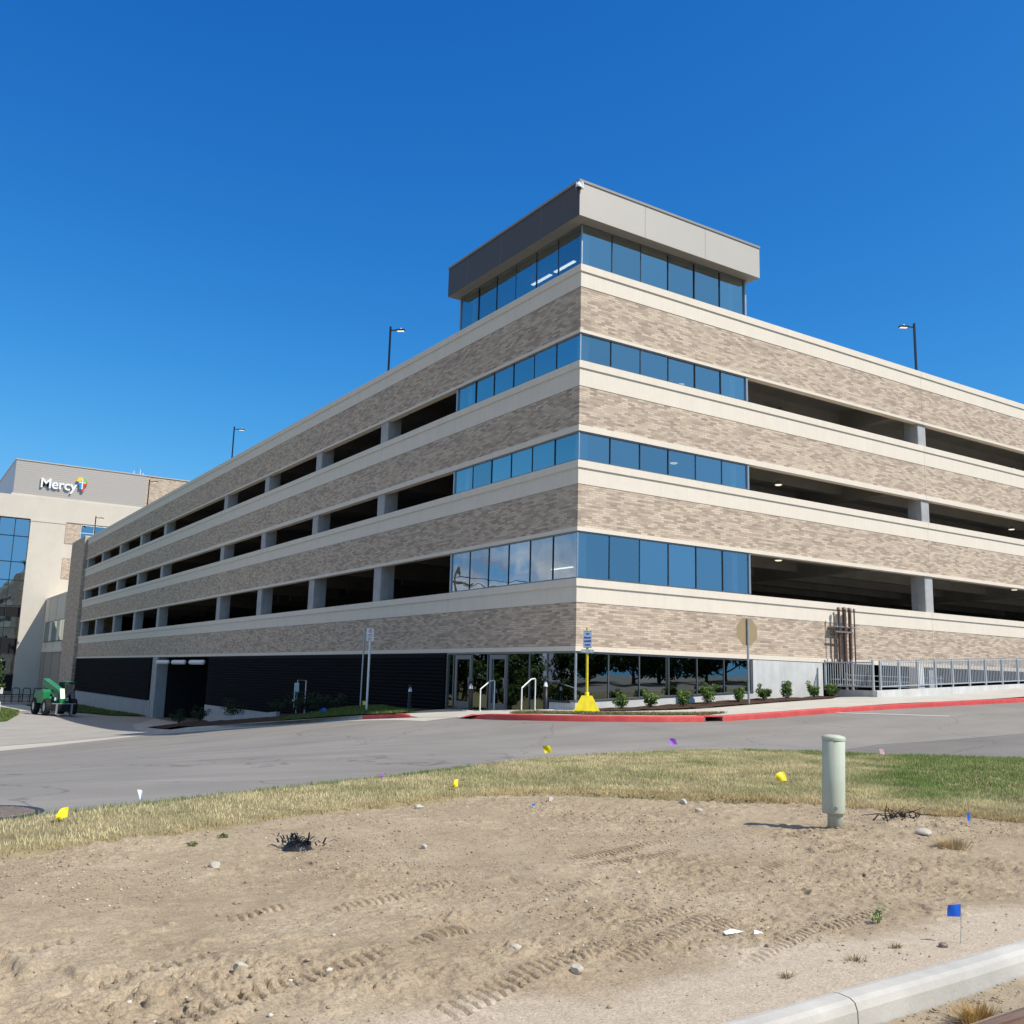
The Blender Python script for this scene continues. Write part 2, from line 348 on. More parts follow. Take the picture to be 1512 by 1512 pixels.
def empty(name, loc=(0,0,0), rz=0, label=None, cat=None, group=None):
    o = bpy.data.objects.new(name, None); o.empty_display_size = .2; COL.objects.link(o)
    o.location = loc; o.rotation_euler = (0, 0, rz); return tag(o, label, cat, group)
def dup(o, loc=None, rz=None, label=None, parent=None):
    c = o.copy(); COL.objects.link(c); c.parent = parent
    for ch in list(o.children): dup(ch, parent=c)
    if loc is not None: c.location = loc
    if rz is not None: c.rotation_euler = (0, 0, rz)
    if label: c['label'] = label
    return c
def raw(name, V, F, mat, tones=None, smooth=False, parent=None):
    """fast numpy mesh; F is (n,k) with constant k; tones: per-vertex rgb"""
    V = np.asarray(V, np.float32); F = np.asarray(F, np.int32); k = F.shape[1]
    me = bpy.data.meshes.new(name); me.vertices.add(len(V)); me.vertices.foreach_set('co', V.ravel())
    me.loops.add(F.size); me.loops.foreach_set('vertex_index', F.ravel())
    me.polygons.add(len(F)); me.polygons.foreach_set('loop_start', np.arange(0, F.size, k, dtype=np.int32))
    me.polygons.foreach_set('loop_total', np.full(len(F), k, np.int32))
    if smooth: me.polygons.foreach_set('use_smooth', np.ones(len(F), bool))
    if tones is not None:
        at = me.attributes.new('tone', 'FLOAT_COLOR', 'POINT')
        at.data.foreach_set('color', np.c_[tones, np.ones(len(V))].astype(np.float32).ravel())
    me.materials.append(mat); me.update(calc_edges=True); me.validate()
    o = bpy.data.objects.new(name, me); COL.objects.link(o)
    if parent is not None: o.parent = parent
    return o
def resample(P, n):
    P = np.asarray(P, float); d = np.r_[0, np.cumsum(np.linalg.norm(np.diff(P, axis=0), axis=1))]
    t = np.linspace(0, d[-1], n); return np.stack([np.interp(t, d, P[:, i]) for i in range(P.shape[1])], 1)
def gridmesh(name, X, Y, Z, mat, smooth=True):
    a, b = X.shape; V = np.stack([X, Y, Z], -1).reshape(-1, 3)
    i = np.arange(a*b).reshape(a, b); F = np.stack([i[:-1,:-1], i[1:,:-1], i[1:,1:], i[:-1,1:]], -1).reshape(-1, 4)
    # keep faces pointing up
    v0, v1, v2 = V[F[0,0]], V[F[0,1]], V[F[0,2]]
    if np.cross(v1-v0, v2-v1)[2] < 0: F = F[:, ::-1]
    return raw(name, V, F, mat, smooth=smooth)
def strip(name, A, B, n, m, zf, off, mat):
    A = resample(A, n); B = resample(B, n); t = np.linspace(0, 1, m)[None, :]
    X = A[:, :1]*(1-t)+B[:, :1]*t; Y = A[:, 1:2]*(1-t)+B[:, 1:2]*t
    return gridmesh(name, X, Y, zf(X, Y)+off, mat)
def vnoise(x, y, seed=0):
    """smooth value noise in [-1,1] for numpy arrays"""
    xi = np.floor(x).astype(np.int64); yi = np.floor(y).astype(np.int64); fx = x-xi; fy = y-yi
    fx = fx*fx*(3-2*fx); fy = fy*fy*(3-2*fy)
    def h(a, b):
        n = (a*374761393 + b*668265263 + seed*1442695041) & 0xffffffff
        n = ((n ^ (n >> 13))*1274126177) & 0xffffffff
        return ((n ^ (n >> 16)) & 0xffff)/32767.5-1
    return (h(xi, yi)*(1-fx)+h(xi+1, yi)*fx)*(1-fy)+(h(xi, yi+1)*(1-fx)+h(xi+1, yi+1)*fx)*fy
def fbm(x, y, oct=4, seed=0):
    s = 0; a = 1
    for k in range(oct): s = s+a*vnoise(x*2**k+17.3*k, y*2**k-9.1*k, seed+k); a *= .5
    return s
# ================================================================== SETTING
def st(o, kind='structure'): o['kind'] = kind; return o
# far ground: one sheet to the horizon
st(raw('ground', [(-3000,-3000,-6.2),(3000,-3000,-6.2),(3000,3000,-6.2),(-3000,3000,-6.2)], [(0,1,2,3)], MAT['field']))
def masked_grid(name, xs, ys, zf, off, mat, keep):
    X, Y = np.meshgrid(xs, ys, indexing='ij'); Z = zf(X, Y)+off
    a, b = X.shape; i = np.arange(a*b).reshape(a, b)
    F = np.stack([i[:-1,:-1], i[1:,:-1], i[1:,1:], i[:-1,1:]], -1).reshape(-1, 4)
    cx = (X[:-1,:-1]+X[1:,1:])/2; cy = (Y[:-1,:-1]+Y[1:,1:])/2
    F = F[keep(cx, cy).ravel()]
    return raw(name, np.stack([X, Y, Z], -1).reshape(-1, 3), F, mat, smooth=True)
st(masked_grid('road', np.arange(-80, 81, 1.), np.arange(-23, 151, 1.), zr, 0, MAT['asphalt'], lambda x, y: ~((x > .3) & (y > .3) & (y < 108)) & ~((x > 62) & (y > 0))))
# slopes that carry the sheet down to the far ground
def skirt(name, pts, out, zf, mat):
    A = np.array(pts, float); B = np.array(out, float); n = 40; A = resample(A, n); B = resample(B, n)
    t = np.linspace(0, 1, 6)[None]; X = A[:, :1]*(1-t)+B[:, :1]*t; Y = A[:, 1:2]*(1-t)+B[:, 1:2]*t
    Z = (zf(A[:, 0], A[:, 1])-.03)[:, None]*(1-t)+-6.25*t
    return st(gridmesh(name, X, Y, Z, mat))
skirt('hillside', [(-80,-23),(-80,150)], [(-220,-60),(-220,260)], zr, MAT['field'])
skirt('hillside', [(-80,150),(80,150)], [(-220,260),(200,260)], zr, MAT['field'])
def zp(x, y): return -.165+np.maximum(0, np.asarray(x)+4)*.036
st(strip('parking_lot', [(-70,-23.32),(70,-23.32)], [(-70,-80),(70,-80)], 90, 30, zp, 0, MAT['asphalt']))
skirt('hillside', [(-70,-80),(70,-80)], [(-260,-240),(260,-240)], zp, MAT['field'])
# older darker asphalt laid beside the newer road, with a thin dusty joint
pA = [(-2.75,-12.01),(1.07,-11.35),(3.52,-11.64),(6.76,-11.88),(14,-12.4),(40,-12.8)]
st(strip('asphalt_patch', pA, [(-2.6,-12.2),(1.2,-14.9),(4,-16.4),(7,-17.2),(14,-17.6),(40,-17.6)], 80, 14, zr, .006, MAT['asphalt_old']))
st(strip('road_joint', pA, [(x, y+.05) for x, y in pA], 80, 2, zr, .011, plain('joint_dust', (.30, .28, .25), .9)))
st(strip('stop_line', [(7.25,-5.06),(9.44,-7.9)], [(7.62,-5.0),(9.78,-7.74)], 14, 3, zr, .008, plain('worn_line', (.44, .43, .41), .8, var=.25, scale=9)))
# concrete gutter and garage apron on the downhill side
curbL = [(-4,.5),(-4,3.8),(-4.2,8),(-5,12.5),(-5.8,15.2),(-7.5,20.5),(-8.4,24)]
gut_out = [(-5.2,1.2),(-5.0,4),(-5.0,8),(-5.9,12),(-6.9,14.6),(-9.2,19.8),(-16,19.6),(-40,17)]
gut_in = [(-4,1.2),(-4.02,3.8),(-4.22,8),(-5.02,12.5),(-5.82,15.2),(-8.2,22.0),(-15.5,24.4),(-40,22)]
st(strip('gutter', gut_out, gut_in, 80, 4, zr, .007, MAT['walk']))
st(strip('apron', [(-8.2,22.05),(-14,24.1),(-15.5,24.45),(-40,22.05)], [(-.1,57),(-4,66),(-10,62),(-40,44)], 50, 40, zr, .010, plain('apron_concrete', (.36, .335, .295), .85, var=.14, scale=.5, bs=.15, bscale=50)))
st(strip('driveway', [(-8.1,22.2),(-7.2,32),(-5,43)], [(-.12,43.6),(-.12,50),(-.12,57.2)], 30, 24, lambda x, y: np.minimum(zr(x, y)+.016, 9), 0, MAT['walk']))
st(strip('lawn', [(-9.2,66),(-10.4,56),(-12.2,47),(-24,44)], [(-9.6,86),(-14,86),(-22,80),(-34,70)], 40, 30, zr, .06, MAT['lawn']))
st(strip('lawn', [(-3.2,60.5),(-5.4,72),(-5.8,90)], [(-.12,60.5),(-.12,72),(-.12,90)], 30, 10, zr, .08, MAT['lawn']))
st(strip('path', [(-9.2,66),(-9.3,80),(-9.6,100)], [(-5.6,66),(-5.9,80),(-6.2,100)], 20, 5, zr, .03, MAT['walk']))

# ---- raised walk around the building
arc = [(1.5+5.5*math.cos(R(a)), .5+5.5*math.sin(R(a))) for a in range(180, 271, 6)]
# outer edge ring and inner edge ring are joined by corresponding stations
wo = [(-4.2,8),(-4,3.8)] + arc[::3] + [(1.9,-5),(7.27,-5),(10.5,-5),(12.7,-5),(19.24,-5),(30,-5),(60,-5)]
wi = [(-.03,9.06),(-.03,4.6),(-.03,3),(-.03,1.6),(-.03,.3),(-.03,-.03),(.8,-.03),(1.4,-.03),(1.9,-.03),(7.27,-.03),(10.5,-.03),(12.68,-.03),(19.24,-2.62),(30,-2.62),(60,-2.62)]
def stations(name, A, B, sub, m, zf, off, mat):
    AA = []; BB = []
    for k in range(len(A)-1):
        for t in np.linspace(0, 1, sub, endpoint=False):
            AA.append(np.array(A[k])*(1-t)+np.array(A[k+1])*t); BB.append(np.array(B[k])*(1-t)+np.array(B[k+1])*t)
    AA.append(np.array(A[-1])); BB.append(np.array(B[-1])); AA = np.array(AA); BB = np.array(BB)
    t = np.linspace(0, 1, m)[None]; X = AA[:, :1]*(1-t)+BB[:, :1]*t; Y = AA[:, 1:2]*(1-t)+BB[:, 1:2]*t
    return gridmesh(name, X, Y, zf(X, Y)+off, mat)
wo[-4:-3] = [(12.7,-5), (12.74,-5)]; wi[11:12] = [(12.68,-.03), (12.74,-2.62)]
def zwalk(x, y):   # the walk dips to the road at the crossing by the doors
    x = np.asarray(x, float); y = np.asarray(y, float); w = np.clip((-2.6-x)/1.3, 0, 1)*np.clip((y+.6)/1.3, 0, 1)*np.clip((5.2-y)/1.3, 0, 1)
    a = zs(x, y); return a-(a-zr(x, y)-.012)*w
st(stations('sidewalk', wo, wi, 8, 16, zwalk, 0, MAT['walk']))
# kerb faces (a real 0.17 m step) : red round the corner, plain concrete down the left road
def curb(name, pts, n, h0, mat, zbase=zr, w=.16, inset=True, flare=None):
    P = resample(pts, n); T = np.gradient(P, axis=0); T /= np.linalg.norm(T, axis=1)[:, None]; Nn = np.stack([T[:, 1], -T[:, 0]], 1)  # right-hand side = road
    zb = zbase(P[:, 0], P[:, 1]); V = []; F = []
    for i in range(n):
        h = h0 if flare is None else h0*flare(i/(n-1))
        for o, z in ((.03, -.06), (.03, h-.035), (.022, h-.012), (.0, h), (-w, h+.004), (-w, -.1)):
            V.append((P[i, 0]+Nn[i, 0]*o, P[i, 1]+Nn[i, 1]*o, zb[i]+z))
    for i in range(n-1):
        for k in range(5): F.append((i*6+k, i*6+k+1, (i+1)*6+k+1, (i+1)*6+k))
    return st(raw(name, V, F, mat, smooth=False))
curb('red_kerb', [(-4.0,.35)] + arc[1:-1] + [(1.22,-4.995)], 70, .175, MAT['red_curb'], flare=lambda t: min(1, .04+t*8))
curb('red_kerb', [(1.98,-5),(60,-5)], 150, .175, MAT['red_curb'])
curb('red_kerb', [(-4.2,8),(-4,4.0)], 16, .17, MAT['red_curb'], flare=lambda t: min(1, .03+(1-t)*3.4))
curb('kerb', [(-8.4,24),(-7.5,20.5),(-5.8,15.2),(-5,12.5),(-4.2,8.02)], 50, .16, MAT['curb'], flare=lambda t: min(1, .1+t*4))
# drop in the kerb at the crossing, painted red on its flare
st(strip('kerb_paint', [(-4.16,.9),(-4.1,-.1)], [(-3.4,1.2),(-3.5,-.1)], 8, 5, zwalk, .006, MAT['red_curb']))
# mulch bed under the windows, turf beside the kerb
st(strip('mulch_bed', [(.9,-.03),(6,-.03),(12.55,-.03)], [(-.2,-1.7),(3.0,-2.3),(6,-2.25),(10.8,-2.2),(12.5,-1.2)], 60, 12, lambda x, y: zs(x, y)+.035+.03*fbm(x*3, y*3, 3, 4), 0, MAT['mulch']), 'structure')
vergeA = [(-4.15,5.4),(-4.2,8),(-5,12.5),(-5.6,14.4)]; vergeB = [(-2.6,6.4),(-2.2,9.0),(-1.0,13),(-1.4,15.5)]
st(strip('verge', vergeA, vergeB, 30, 12, lambda x, y: zs(x, y)+.05+.12*np.clip((x+4.6)/2, 0, 1)*np.clip((y-6)/4, 0, 1)*.5, 0, MAT['lawn']))
st(strip('planting_bed', [(-.03,9.1),(-.03,22),(-.03,42.5)], [(-4.1,7.4),(-7.2,19.8),(-5.2,40)], 60, 16, lambda x, y: zs(x, y)+.0, -.01, MAT['mulch']))
st(strip('verge', [(-3.5,-1.2),(-2.0,-3.4),(.1,-4.4),(1.6,-4.62)], [(-2.9,-.9),(-1.5,-2.9),(.4,-3.8),(3.0,-4.3)], 40, 6, zs, .02, MAT['turf']))
# left low concrete kerb wall round the planting bed
mb = MB(); zz = float(zs(-4.6, 24))
for (a, b) in (((-4.9,22.5),(-2.9,33)), ((-4.9,22.5),(-3.6,19.0))):
    a = Vector(a); b = Vector(b); d = (b-a).normalized(); nrm = Vector((-d.y, d.x))*.12
    za = float(zs(*a)); zb_ = float(zs(*b))
    q = [a+nrm, b+nrm, b-nrm, a-nrm]; zq = [za, zb_, zb_, za]
    mb.add([(p.x, p.y, z-.5) for p, z in zip(q, zq)]+[(p.x, p.y, z+.2) for p, z in zip(q, zq)], [(0,3,2,1),(4,5,6,7),(0,1,5,4),(1,2,6,5),(2,3,7,6),(3,0,4,7)], MAT['concrete'])
tag(mb.build('planter_wall'), 'low concrete planter wall in shadow left of the garage screens', 'wall')

# ---- near island: dirt, turf, near kerb
def chaikin(P, k=2):
    P = [np.array(p, float) for p in P]
    for _ in range(k):
        Q = [P[0]]
        for a, b in zip(P[:-1], P[1:]): Q += [a*.75+b*.25, a*.25+b*.75]
        P = Q+[P[-1]]
    return np.array(P)
EA = chaikin([(-34,-23),(-29,-21.2),(-24,-19.2),(-19.36,-17.46),(-16.56,-16.33),(-14.3,-15.45),(-12.6,-15.15),(-11.2,-15.75),(-10.2,-16.7),(-9.3,-17.6),(-8.85,-18.6),(-8.0,-20.2),(-6.6,-22),(-5.6,-23.2)])
EB = chaikin([(-34,-21.2),(-29,-19.4),(-24,-17.3),(-19.14,-15.25),(-15.6,-13.75),(-12,-12.1),(-9.6,-11.1),(-7.0,-10.35),(-4.6,-10.35),(-3.0,-11.1),(-1.4,-12.35),(1.3,-14.9),(4.5,-16.6),(9,-17.4),(22,-17.5),(45,-17.5)])
def ky(x): return -23.262-.05*np.clip(-13.8-np.asarray(x, float), 0, 9)   # back edge of the near kerb
def yA(x): return np.interp(x, EA[:, 0], EA[:, 1])
TR = [  # tyre tracks: from, to, width, depth, lug pitch
 ((-19.3,-22.28),(-16.9,-21.2),.17,.026,.085),((-18.0,-22.68),(-15.2,-21.45),.20,.026,.085),((-14.9,-19.55),(-13.2,-19.13),.20,.018,.06),
 ((-16.1,-21.55),(-15.5,-21.3),.16,.024,.075),((-17.45,-21.42),(-17.0,-21.24),.18,.028,.075),((-15.6,-22.1),(-15.1,-21.9),.15,.02,.07),((-16.0,-20.7),(-15.2,-20.4),.15,.016,.07),((-12.0,-19.6),(-11.2,-19.35),.2,.016,.07),((-13.6,-20.75),(-12.8,-20.5),.16,.016,.07),
 ((-15.0,-19.95),(-13.5,-19.62),.18,.015,.06),((-14.8,-22.42),(-13.7,-22.2),.13,.022,.07),((-19.4,-21.5),(-18.5,-21.1),.14,.022,.08),
 ((-16.6,-22.35),(-15.1,-21.72),.16,.020,.07),((-15.9,-22.75),(-14.7,-22.3),.13,.018,.07),((-17.6,-20.4),(-16.2,-19.8),.15,.014,.075),((-12.4,-20.5),(-11.5,-20.25),.16,.016,.06),((-20.2,-20.9),(-19.2,-20.5),.14,.016,.08),((-18.3,-20.3),(-17.7,-20.05),.14,.016,.08)]
def dirt_h(X, Y):
    Z = .028*fbm(X*.55, Y*.55, 4, 1)+.012*fbm(X*3.1, Y*3.1, 4, 21)
    rough = np.clip(.5+.75*fbm(X*.7+3, Y*.7, 3, 33), .08, 1.3)                     # lumpy and smoother areas
    def clods(f, thr, k, sd): return np.clip((vnoise(X*f+.35*vnoise(X*f*2, Y*f*2, sd+1), Y*f, sd)-thr)*k, 0, 1)
    Z = Z+rough*(.013*clods(14, .28, 3.2, 5)+.009*clods(27, .22, 3.0, 52)+.006*fbm(X*21, Y*21, 3, 51)+.0045*clods(48, .2, 2.5, 54))
    zone = np.clip(vnoise(X*.9, Y*.9, 13)+.45, 0, 1)
    Z = Z+np.where((X < -17.3) & (Y < -20.2), .050, .020)*clods(8, .34, 3.0, 9)*zone
    for (cx_, cy_, rx_, ry_) in ((-18.6, -21.6, .9, .35), (-19.3, -21.9, 1.0, .4), (-18.0, -22.1, .6, .25), (-16.9, -21.9, .6, .3), (-17.0, -21.0, .5, .2), (-16.3, -22.2, .6, .2), (-13.9, -20.1, .7, .2), (-12.3, -20.3, .9, .15)):
        q_ = np.clip(1.2-np.hypot((X-cx_)/rx_, (Y-cy_)/ry_), 0, 1)
        Z = Z+q_*(.020*clods(13, .18, 4.0, 95)+.016*clods(24, .1, 4.0, 97)+.008*clods(42, .1, 4, 98))
    sm = np.clip((Y+22.75+.25*vnoise(X*1.4, Y*1.4, 41))/.35, .12, 1)               # smooth sandy strip by the kerb
    Z = Z*sm
    for (a, b, w, d, pt) in TR:
        a = np.array(a); b = np.array(b); L = np.linalg.norm(b-a); u = (b-a)/L; nn = np.array([-u[1], u[0]])
        wob = .03*vnoise(X*1.7, Y*1.7, 77)
        s = (X-a[0])*u[0]+(Y-a[1])*u[1]; t = (X-a[0])*nn[0]+(Y-a[1])*nn[1]+wob
        m = np.clip(1-(np.abs(t)/(w*.5))**4, 0, 1)*np.clip(s/.15, 0, 1)*np.clip((L-s)/.15, 0, 1)
        m = m*np.clip(1.0+1.1*vnoise(X*2.1, Y*2.1, 91), .0, 1)
        ph = np.sin(2*np.pi*(s-t*.38+.010*vnoise(X*9, Y*9, 71))/pt); Z = Z*(1-.6*m)-m*d*2.9*np.clip(ph*5-2.7, -.30, 1)
    # soil heaped round the green post
    dx = np.hypot((X+10.75)/1.0, (Y+19.6)/.75); Z = Z+.05*np.clip(1-dx, 0, 1)+.035*np.clip(1-dx/1.6, 0, 1)*np.clip(vnoise(X*7, Y*7, 63), 0, 1)
    dx = np.hypot((X+9.4)/1.2, (Y+19.6)/.8); Z = Z+.09*np.clip(1-dx, 0, 1)*(.55+.8*np.clip(vnoise(X*6, Y*6, 64), -.5, 1))
    dx = np.hypot(X+14.01, Y+21.57); Z = Z-.05*np.clip(1-dx/.07, 0, 1)             # little hole
    return Z
xs = np.r_[np.arange(-34, -22.2, .3), np.arange(-22.2, -19.6, .02), np.arange(-19.6, -12.6, .0115), np.arange(-12.6, -6.2, .019), np.arange(-6.2, -5.55, .1)]
tt = np.linspace(0, 1, 560)**1.25
X = np.repeat(xs[:, None], len(tt), 1); Y = ky(X)+(yA(X)+.30-ky(X))*tt[None]
Z = dirt_h(X, Y); dist = np.clip((Y-yA(X)+.05)/.3, 0, 1); Z = Z-dist*.05
st(gridmesh('dirt', X, Y, Z, MAT['dirt']))
def zB(x, y): return zr(x, y)+.03
def turf_xyz(AA, BB, v):
    za = np.where(AA[:, 0] > -5.7, zp(AA[:, 0], AA[:, 1])+.15, .0)+.035
    zb = zB(BB[:, 0], BB[:, 1]); zb = np.minimum(zb, zb)
    P = AA*(1-v)[:, None]+BB*v[:, None]
    z = za*(1-v)+zb*v+.05*np.sin(np.pi*np.clip(v, 0, 1))
    return P, z
LA = np.vstack([EA, [(45, -23.26)]]); 
# stations that pair the dirt edge with the road edge
sA = np.array([0, .12, .28, .42, .52, .60, .68, .76, .84, 1.0]); 
def arclen(P): return np.r_[0, np.cumsum(np.linalg.norm(np.diff(P, axis=0), axis=1))]
def at_arc(P, t): d = arclen(P)/arclen(P)[-1]; return np.stack([np.interp(t, d, P[:, k]) for k in (0, 1)], 1)
AX = [(-34,-23),(-24,-19.2),(-19.36,-17.46),(-13.4,-15.25),(-10.2,-16.7),(-8.85,-18.6),(-8.0,-20.2),(-5.6,-23.22),(2,-23.26),(45,-23.26)]
BX = [(-34,-21.2),(-24,-17.3),(-19.14,-15.25),(-11,-11.7),(-5.6,-10.3),(-3.0,-11.1),(-1.4,-12.35),(1.3,-14.9),(9,-17.4),(45,-17.5)]
def nearest_t(P, q):
    d = arclen(P); Q = np.stack([np.interp(np.linspace(0, d[-1], 4000), d, P[:, k]) for k in (0, 1)], 1)
    return np.linspace(0, 1, 4000)[np.argmin(((Q-np.array(q))**2).sum(1))]
tA = np.array([nearest_t(LA, q) for q in AX]); tB = np.array([nearest_t(EB, q) for q in BX])
def pair(s): k = np.linspace(0, 1, len(tA)); return at_arc(LA, np.interp(s, k, tA)), at_arc(EB, np.interp(s, k, tB))
ss = np.linspace(0, 1, 420); AA, BB = pair(ss); nv = 24
Xt = np.zeros((420, nv+2)); Yt = Xt.copy(); Zt = Xt.copy()
for j, v in enumerate(np.r_[0, np.linspace(0, 1, nv), 1]):
    P, z = turf_xyz(AA, BB, np.full(420, v)); Xt[:, j] = P[:, 0]; Yt[:, j] = P[:, 1]; Zt[:, j] = z + (-.1 if j in (0, nv+1) else 0)+.008*fbm(P[:, 0]*4, P[:, 1]*4, 3, 3)
st(gridmesh('turf', Xt, Yt, Zt, MAT['turf']))
def make_blades(name, P, z, h, tone, wid=.006, lean=.55):
    n = len(P); a = rng.uniform(0, 2*np.pi, n); l = rng.uniform(.1, lean, n)*h; d = rng.uniform(0, 2*np.pi, n)
    b0 = np.c_[P[:, 0]-np.cos(a)*wid, P[:, 1]-np.sin(a)*wid, z]; b1 = np.c_[P[:, 0]+np.cos(a)*wid, P[:, 1]+np.sin(a)*wid, z]
    tp = np.c_[P[:, 0]+np.cos(d)*l, P[:, 1]+np.sin(d)*l, z+h]
    V = np.stack([b0, b1, tp], 1).reshape(-1, 3); F = np.arange(3*n).reshape(n, 3)
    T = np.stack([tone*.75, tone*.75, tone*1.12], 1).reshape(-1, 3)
    return raw(name, V, F, MAT['blades'], tones=T)
n = 230000
# concentrate on the stretch near the viewer
s = np.r_[rng.uniform(.09, .80, int(n*.93)), rng.uniform(.80, 1, n-int(n*.93))]
A_, B_ = pair(s); v = rng.uniform(-.012, 1.01, n)+.012*np.clip(fbm(A_[:, 0]*5, A_[:, 1]*5, 3, 8), -1, 1)
w_ = np.linalg.norm(B_-A_, axis=1); kp = rng.uniform(0, 1, n) < np.clip(w_/6.5, .25, 1); A_, B_, v = A_[kp], B_[kp], v[kp]
P, z = turf_xyz(A_, B_, v); x, y = P[:, 0], P[:, 1]
nz = fbm(x*1.1, y*1.1, 4, 14); side = x*.6-(y+16)*.8
g = np.clip((side+4.1+.5*nz)/1.2, 0, 1)*np.clip((v-.05)/.22+.3*nz, 0, 1)
ed = np.clip((v-.86+.07*nz)/.07, 0, 1)*np.where((x < -11.3) | (x > -3.6), 1, .3); ed = np.maximum(ed, 0)
mid = np.clip(.16+.34*fbm(x*.9+5, y*.9, 4, 15), 0, .6)
g = np.maximum(np.maximum(g, ed), mid)[:, None]; r_ = rng.uniform(0, 1, (len(x), 1))
straw = np.array([[.86, .73, .44]])*(1-r_)+np.array([[.66, .55, .30]])*r_; green = np.array([[.18, .275, .065]])*(1-r_)+np.array([[.32, .38, .135]])*r_
brown = np.array([[.55, .36, .16]]); tone = straw*(1-g)+green*g
eb = np.clip((.09-v)/.09, 0, 1)[:, None]*.6; tone = tone*(1-eb)+brown*eb
tone = tone*(1+.22*fbm(x*3, y*3, 3, 16)[:, None])
h = rng.uniform(.022, .052, len(x))*(1+.35*g[:, 0]+.3*fbm(x*2, y*2, 3, 19))
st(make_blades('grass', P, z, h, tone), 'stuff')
# turf on the far verge
def verge_blades(A, B, n, zf, off, hh, seed, dry=.2, wid=.012):
    t = rng.uniform(0, 1, n); v = rng.uniform(0, 1, n); a = resample(A, 200); b = resample(B, 200); k = (t*199).astype(int)
    P = a[k]*(1-v)[:, None]+b[k]*v[:, None]; z = zf(P[:, 0], P[:, 1])+off; r_ = rng.uniform(0, 1, (n, 1))
    tone = np.array([[.09, .15, .03]])*(1-r_)+np.array([[.17, .23, .06]])*r_
    dm = (rng.uniform(0, 1, (n, 1)) < dry); tone = np.where(dm, np.array([[.34, .28, .14]]), tone)
    return st(make_blades('grass', P, z, rng.uniform(.5, 1, n)*hh, tone, wid), 'stuff')
verge_blades(vergeA, vergeB, 9000, lambda x, y: zs(x, y)+.05+.12*np.clip((x+4.6)/2, 0, 1)*np.clip((y-6)/4, 0, 1)*.5, 0, .12, 1, .1)
verge_blades([(-3.5,-1.2),(-2.0,-3.4),(.1,-4.4),(1.6,-4.62)], [(-2.9,-.9),(-1.5,-2.9),(.4,-3.8),(3.0,-4.3)], 5000, zs, .02, .09, 2, .55)
verge_blades([(-9.2,66),(-10.4,56),(-12.2,47),(-24,44)], [(-9.6,86),(-14,86),(-22,80),(-34,70)], 14000, zr, .06, .16, 3, .15, .03)
verge_blades([(-3.2,60.5),(-5.4,72),(-5.8,90)], [(-.12,60.5),(-.12,72),(-.12,90)], 5000, zr, .08, .15, 4, .1, .03)
# near kerb: sections with joints
mb = MB(); prof = [(-23.262,-.4),(-23.262,.004),(-23.30,.010),(-23.375,.004),(-23.405,-.012),(-23.42,-.05),(-23.435,-.4)]
for x0 in np.arange(-40.3, 40, 3.05):
    zo = 0 if x0 < -4 else float(zp(x0, 0)+.165)
    a = x0+.005; b = x0+3.05-.005; ns = 8
    xsn = np.linspace(a, b, ns); m_ = len(prof); V = []
    for q in xsn:
        for (yy, zz_) in prof: V.append((q, yy+float(ky(q))+23.262+.004*math.sin(q*1.7), zz_+max(0, (q+4))*.036+.003*math.sin(q*3.1)))
    Fq = [(i*m_+k, i*m_+k+1, (i+1)*m_+k+1, (i+1)*m_+k) for i in range(ns-1) for k in range(m_-1)]
    Fq += [tuple(range(m_))[::-1], tuple(range((ns-1)*m_, ns*m_))]
    mb.add(V, [f[::-1] for f in Fq], MAT['curb'])
o = mb.build('kerb'); st(o)
# loose soil washed over the asphalt against the near kerb
st(strip('dirt', [(x_, float(ky(x_))-.172) for x_ in np.linspace(-24, -6, 40)], [(-24,-25.0),(-15,-24.5),(-6,-24.2)], 240, 24, lambda x, y: zp(x, y)+.012+.02*np.clip(1-(-23.43-y)/.35, 0, 1)**2*(1+.4*fbm(x*3, y*3, 2, 5))+.006*fbm(x*14, y*14, 3, 6), 0, MAT['litter_soil']))
# pebbles and clods
def ico():
    bm = bmesh.new(); bmesh.ops.create_icosphere(bm, subdivisions=1, radius=1); V = np.array([v.co[:] for v in bm.verts]); F = np.array([[q.index for q in f.verts] for f in bm.faces]); bm.free(); return V, F
IV, IF = ico()
def pebble_field(name, P, z, size, tone):
    n = len(P); k = len(IV); a = rng.uniform(0, 6.28, n); sc = size[:, None]*rng.uniform(.6, 1.3, (n, 3))*np.array([1, 1, .65]); 
    V = IV[None]*(1+rng.uniform(-.22, .22, (n, k, 1)))*sc[:, None, :]; c, s_ = np.cos(a)[:, None], np.sin(a)[:, None]
    X_ = V[..., 0]*c-V[..., 1]*s_; Y_ = V[..., 0]*s_+V[..., 1]*c
    V = np.stack([X_+P[:, :1], Y_+P[:, 1:2], V[..., 2]+z[:, None]], -1).reshape(-1, 3)
    F = (IF[None]+(np.arange(n)*k)[:, None, None]).reshape(-1, 3)
    return raw(name, V, F, MAT['pebbles'], tones=np.repeat(tone, k, 0))
n = 42000; px = rng.uniform(-21.8, -6.6, n); py = -23.2+(yA(px)+23.15)*rng.uniform(0, 1, n)
dens = np.clip(.35+.9*fbm(px*.8, py*.8, 3, 23)+.7*np.clip((py-yA(px)+.9)/.9, 0, 1)-.8*(py < -22.6), .06, 1); kp = rng.uniform(0, 1, n) < dens; px, py = px[kp], py[kp]
sz = np.clip(rng.lognormal(-5.25, .5, len(px)), .0025, .022)*np.where(px < -17.8, 1.15, 1); r_ = rng.uniform(0, 1, (len(px), 1)); pale = (rng.uniform(0, 1, (len(px), 1)) < .05)
tone = np.array([[.29, .225, .15]])*(1-r_)+np.array([[.42, .34, .24]])*r_; tone = np.where(pale, np.array([[.60, .55, .46]]), tone)
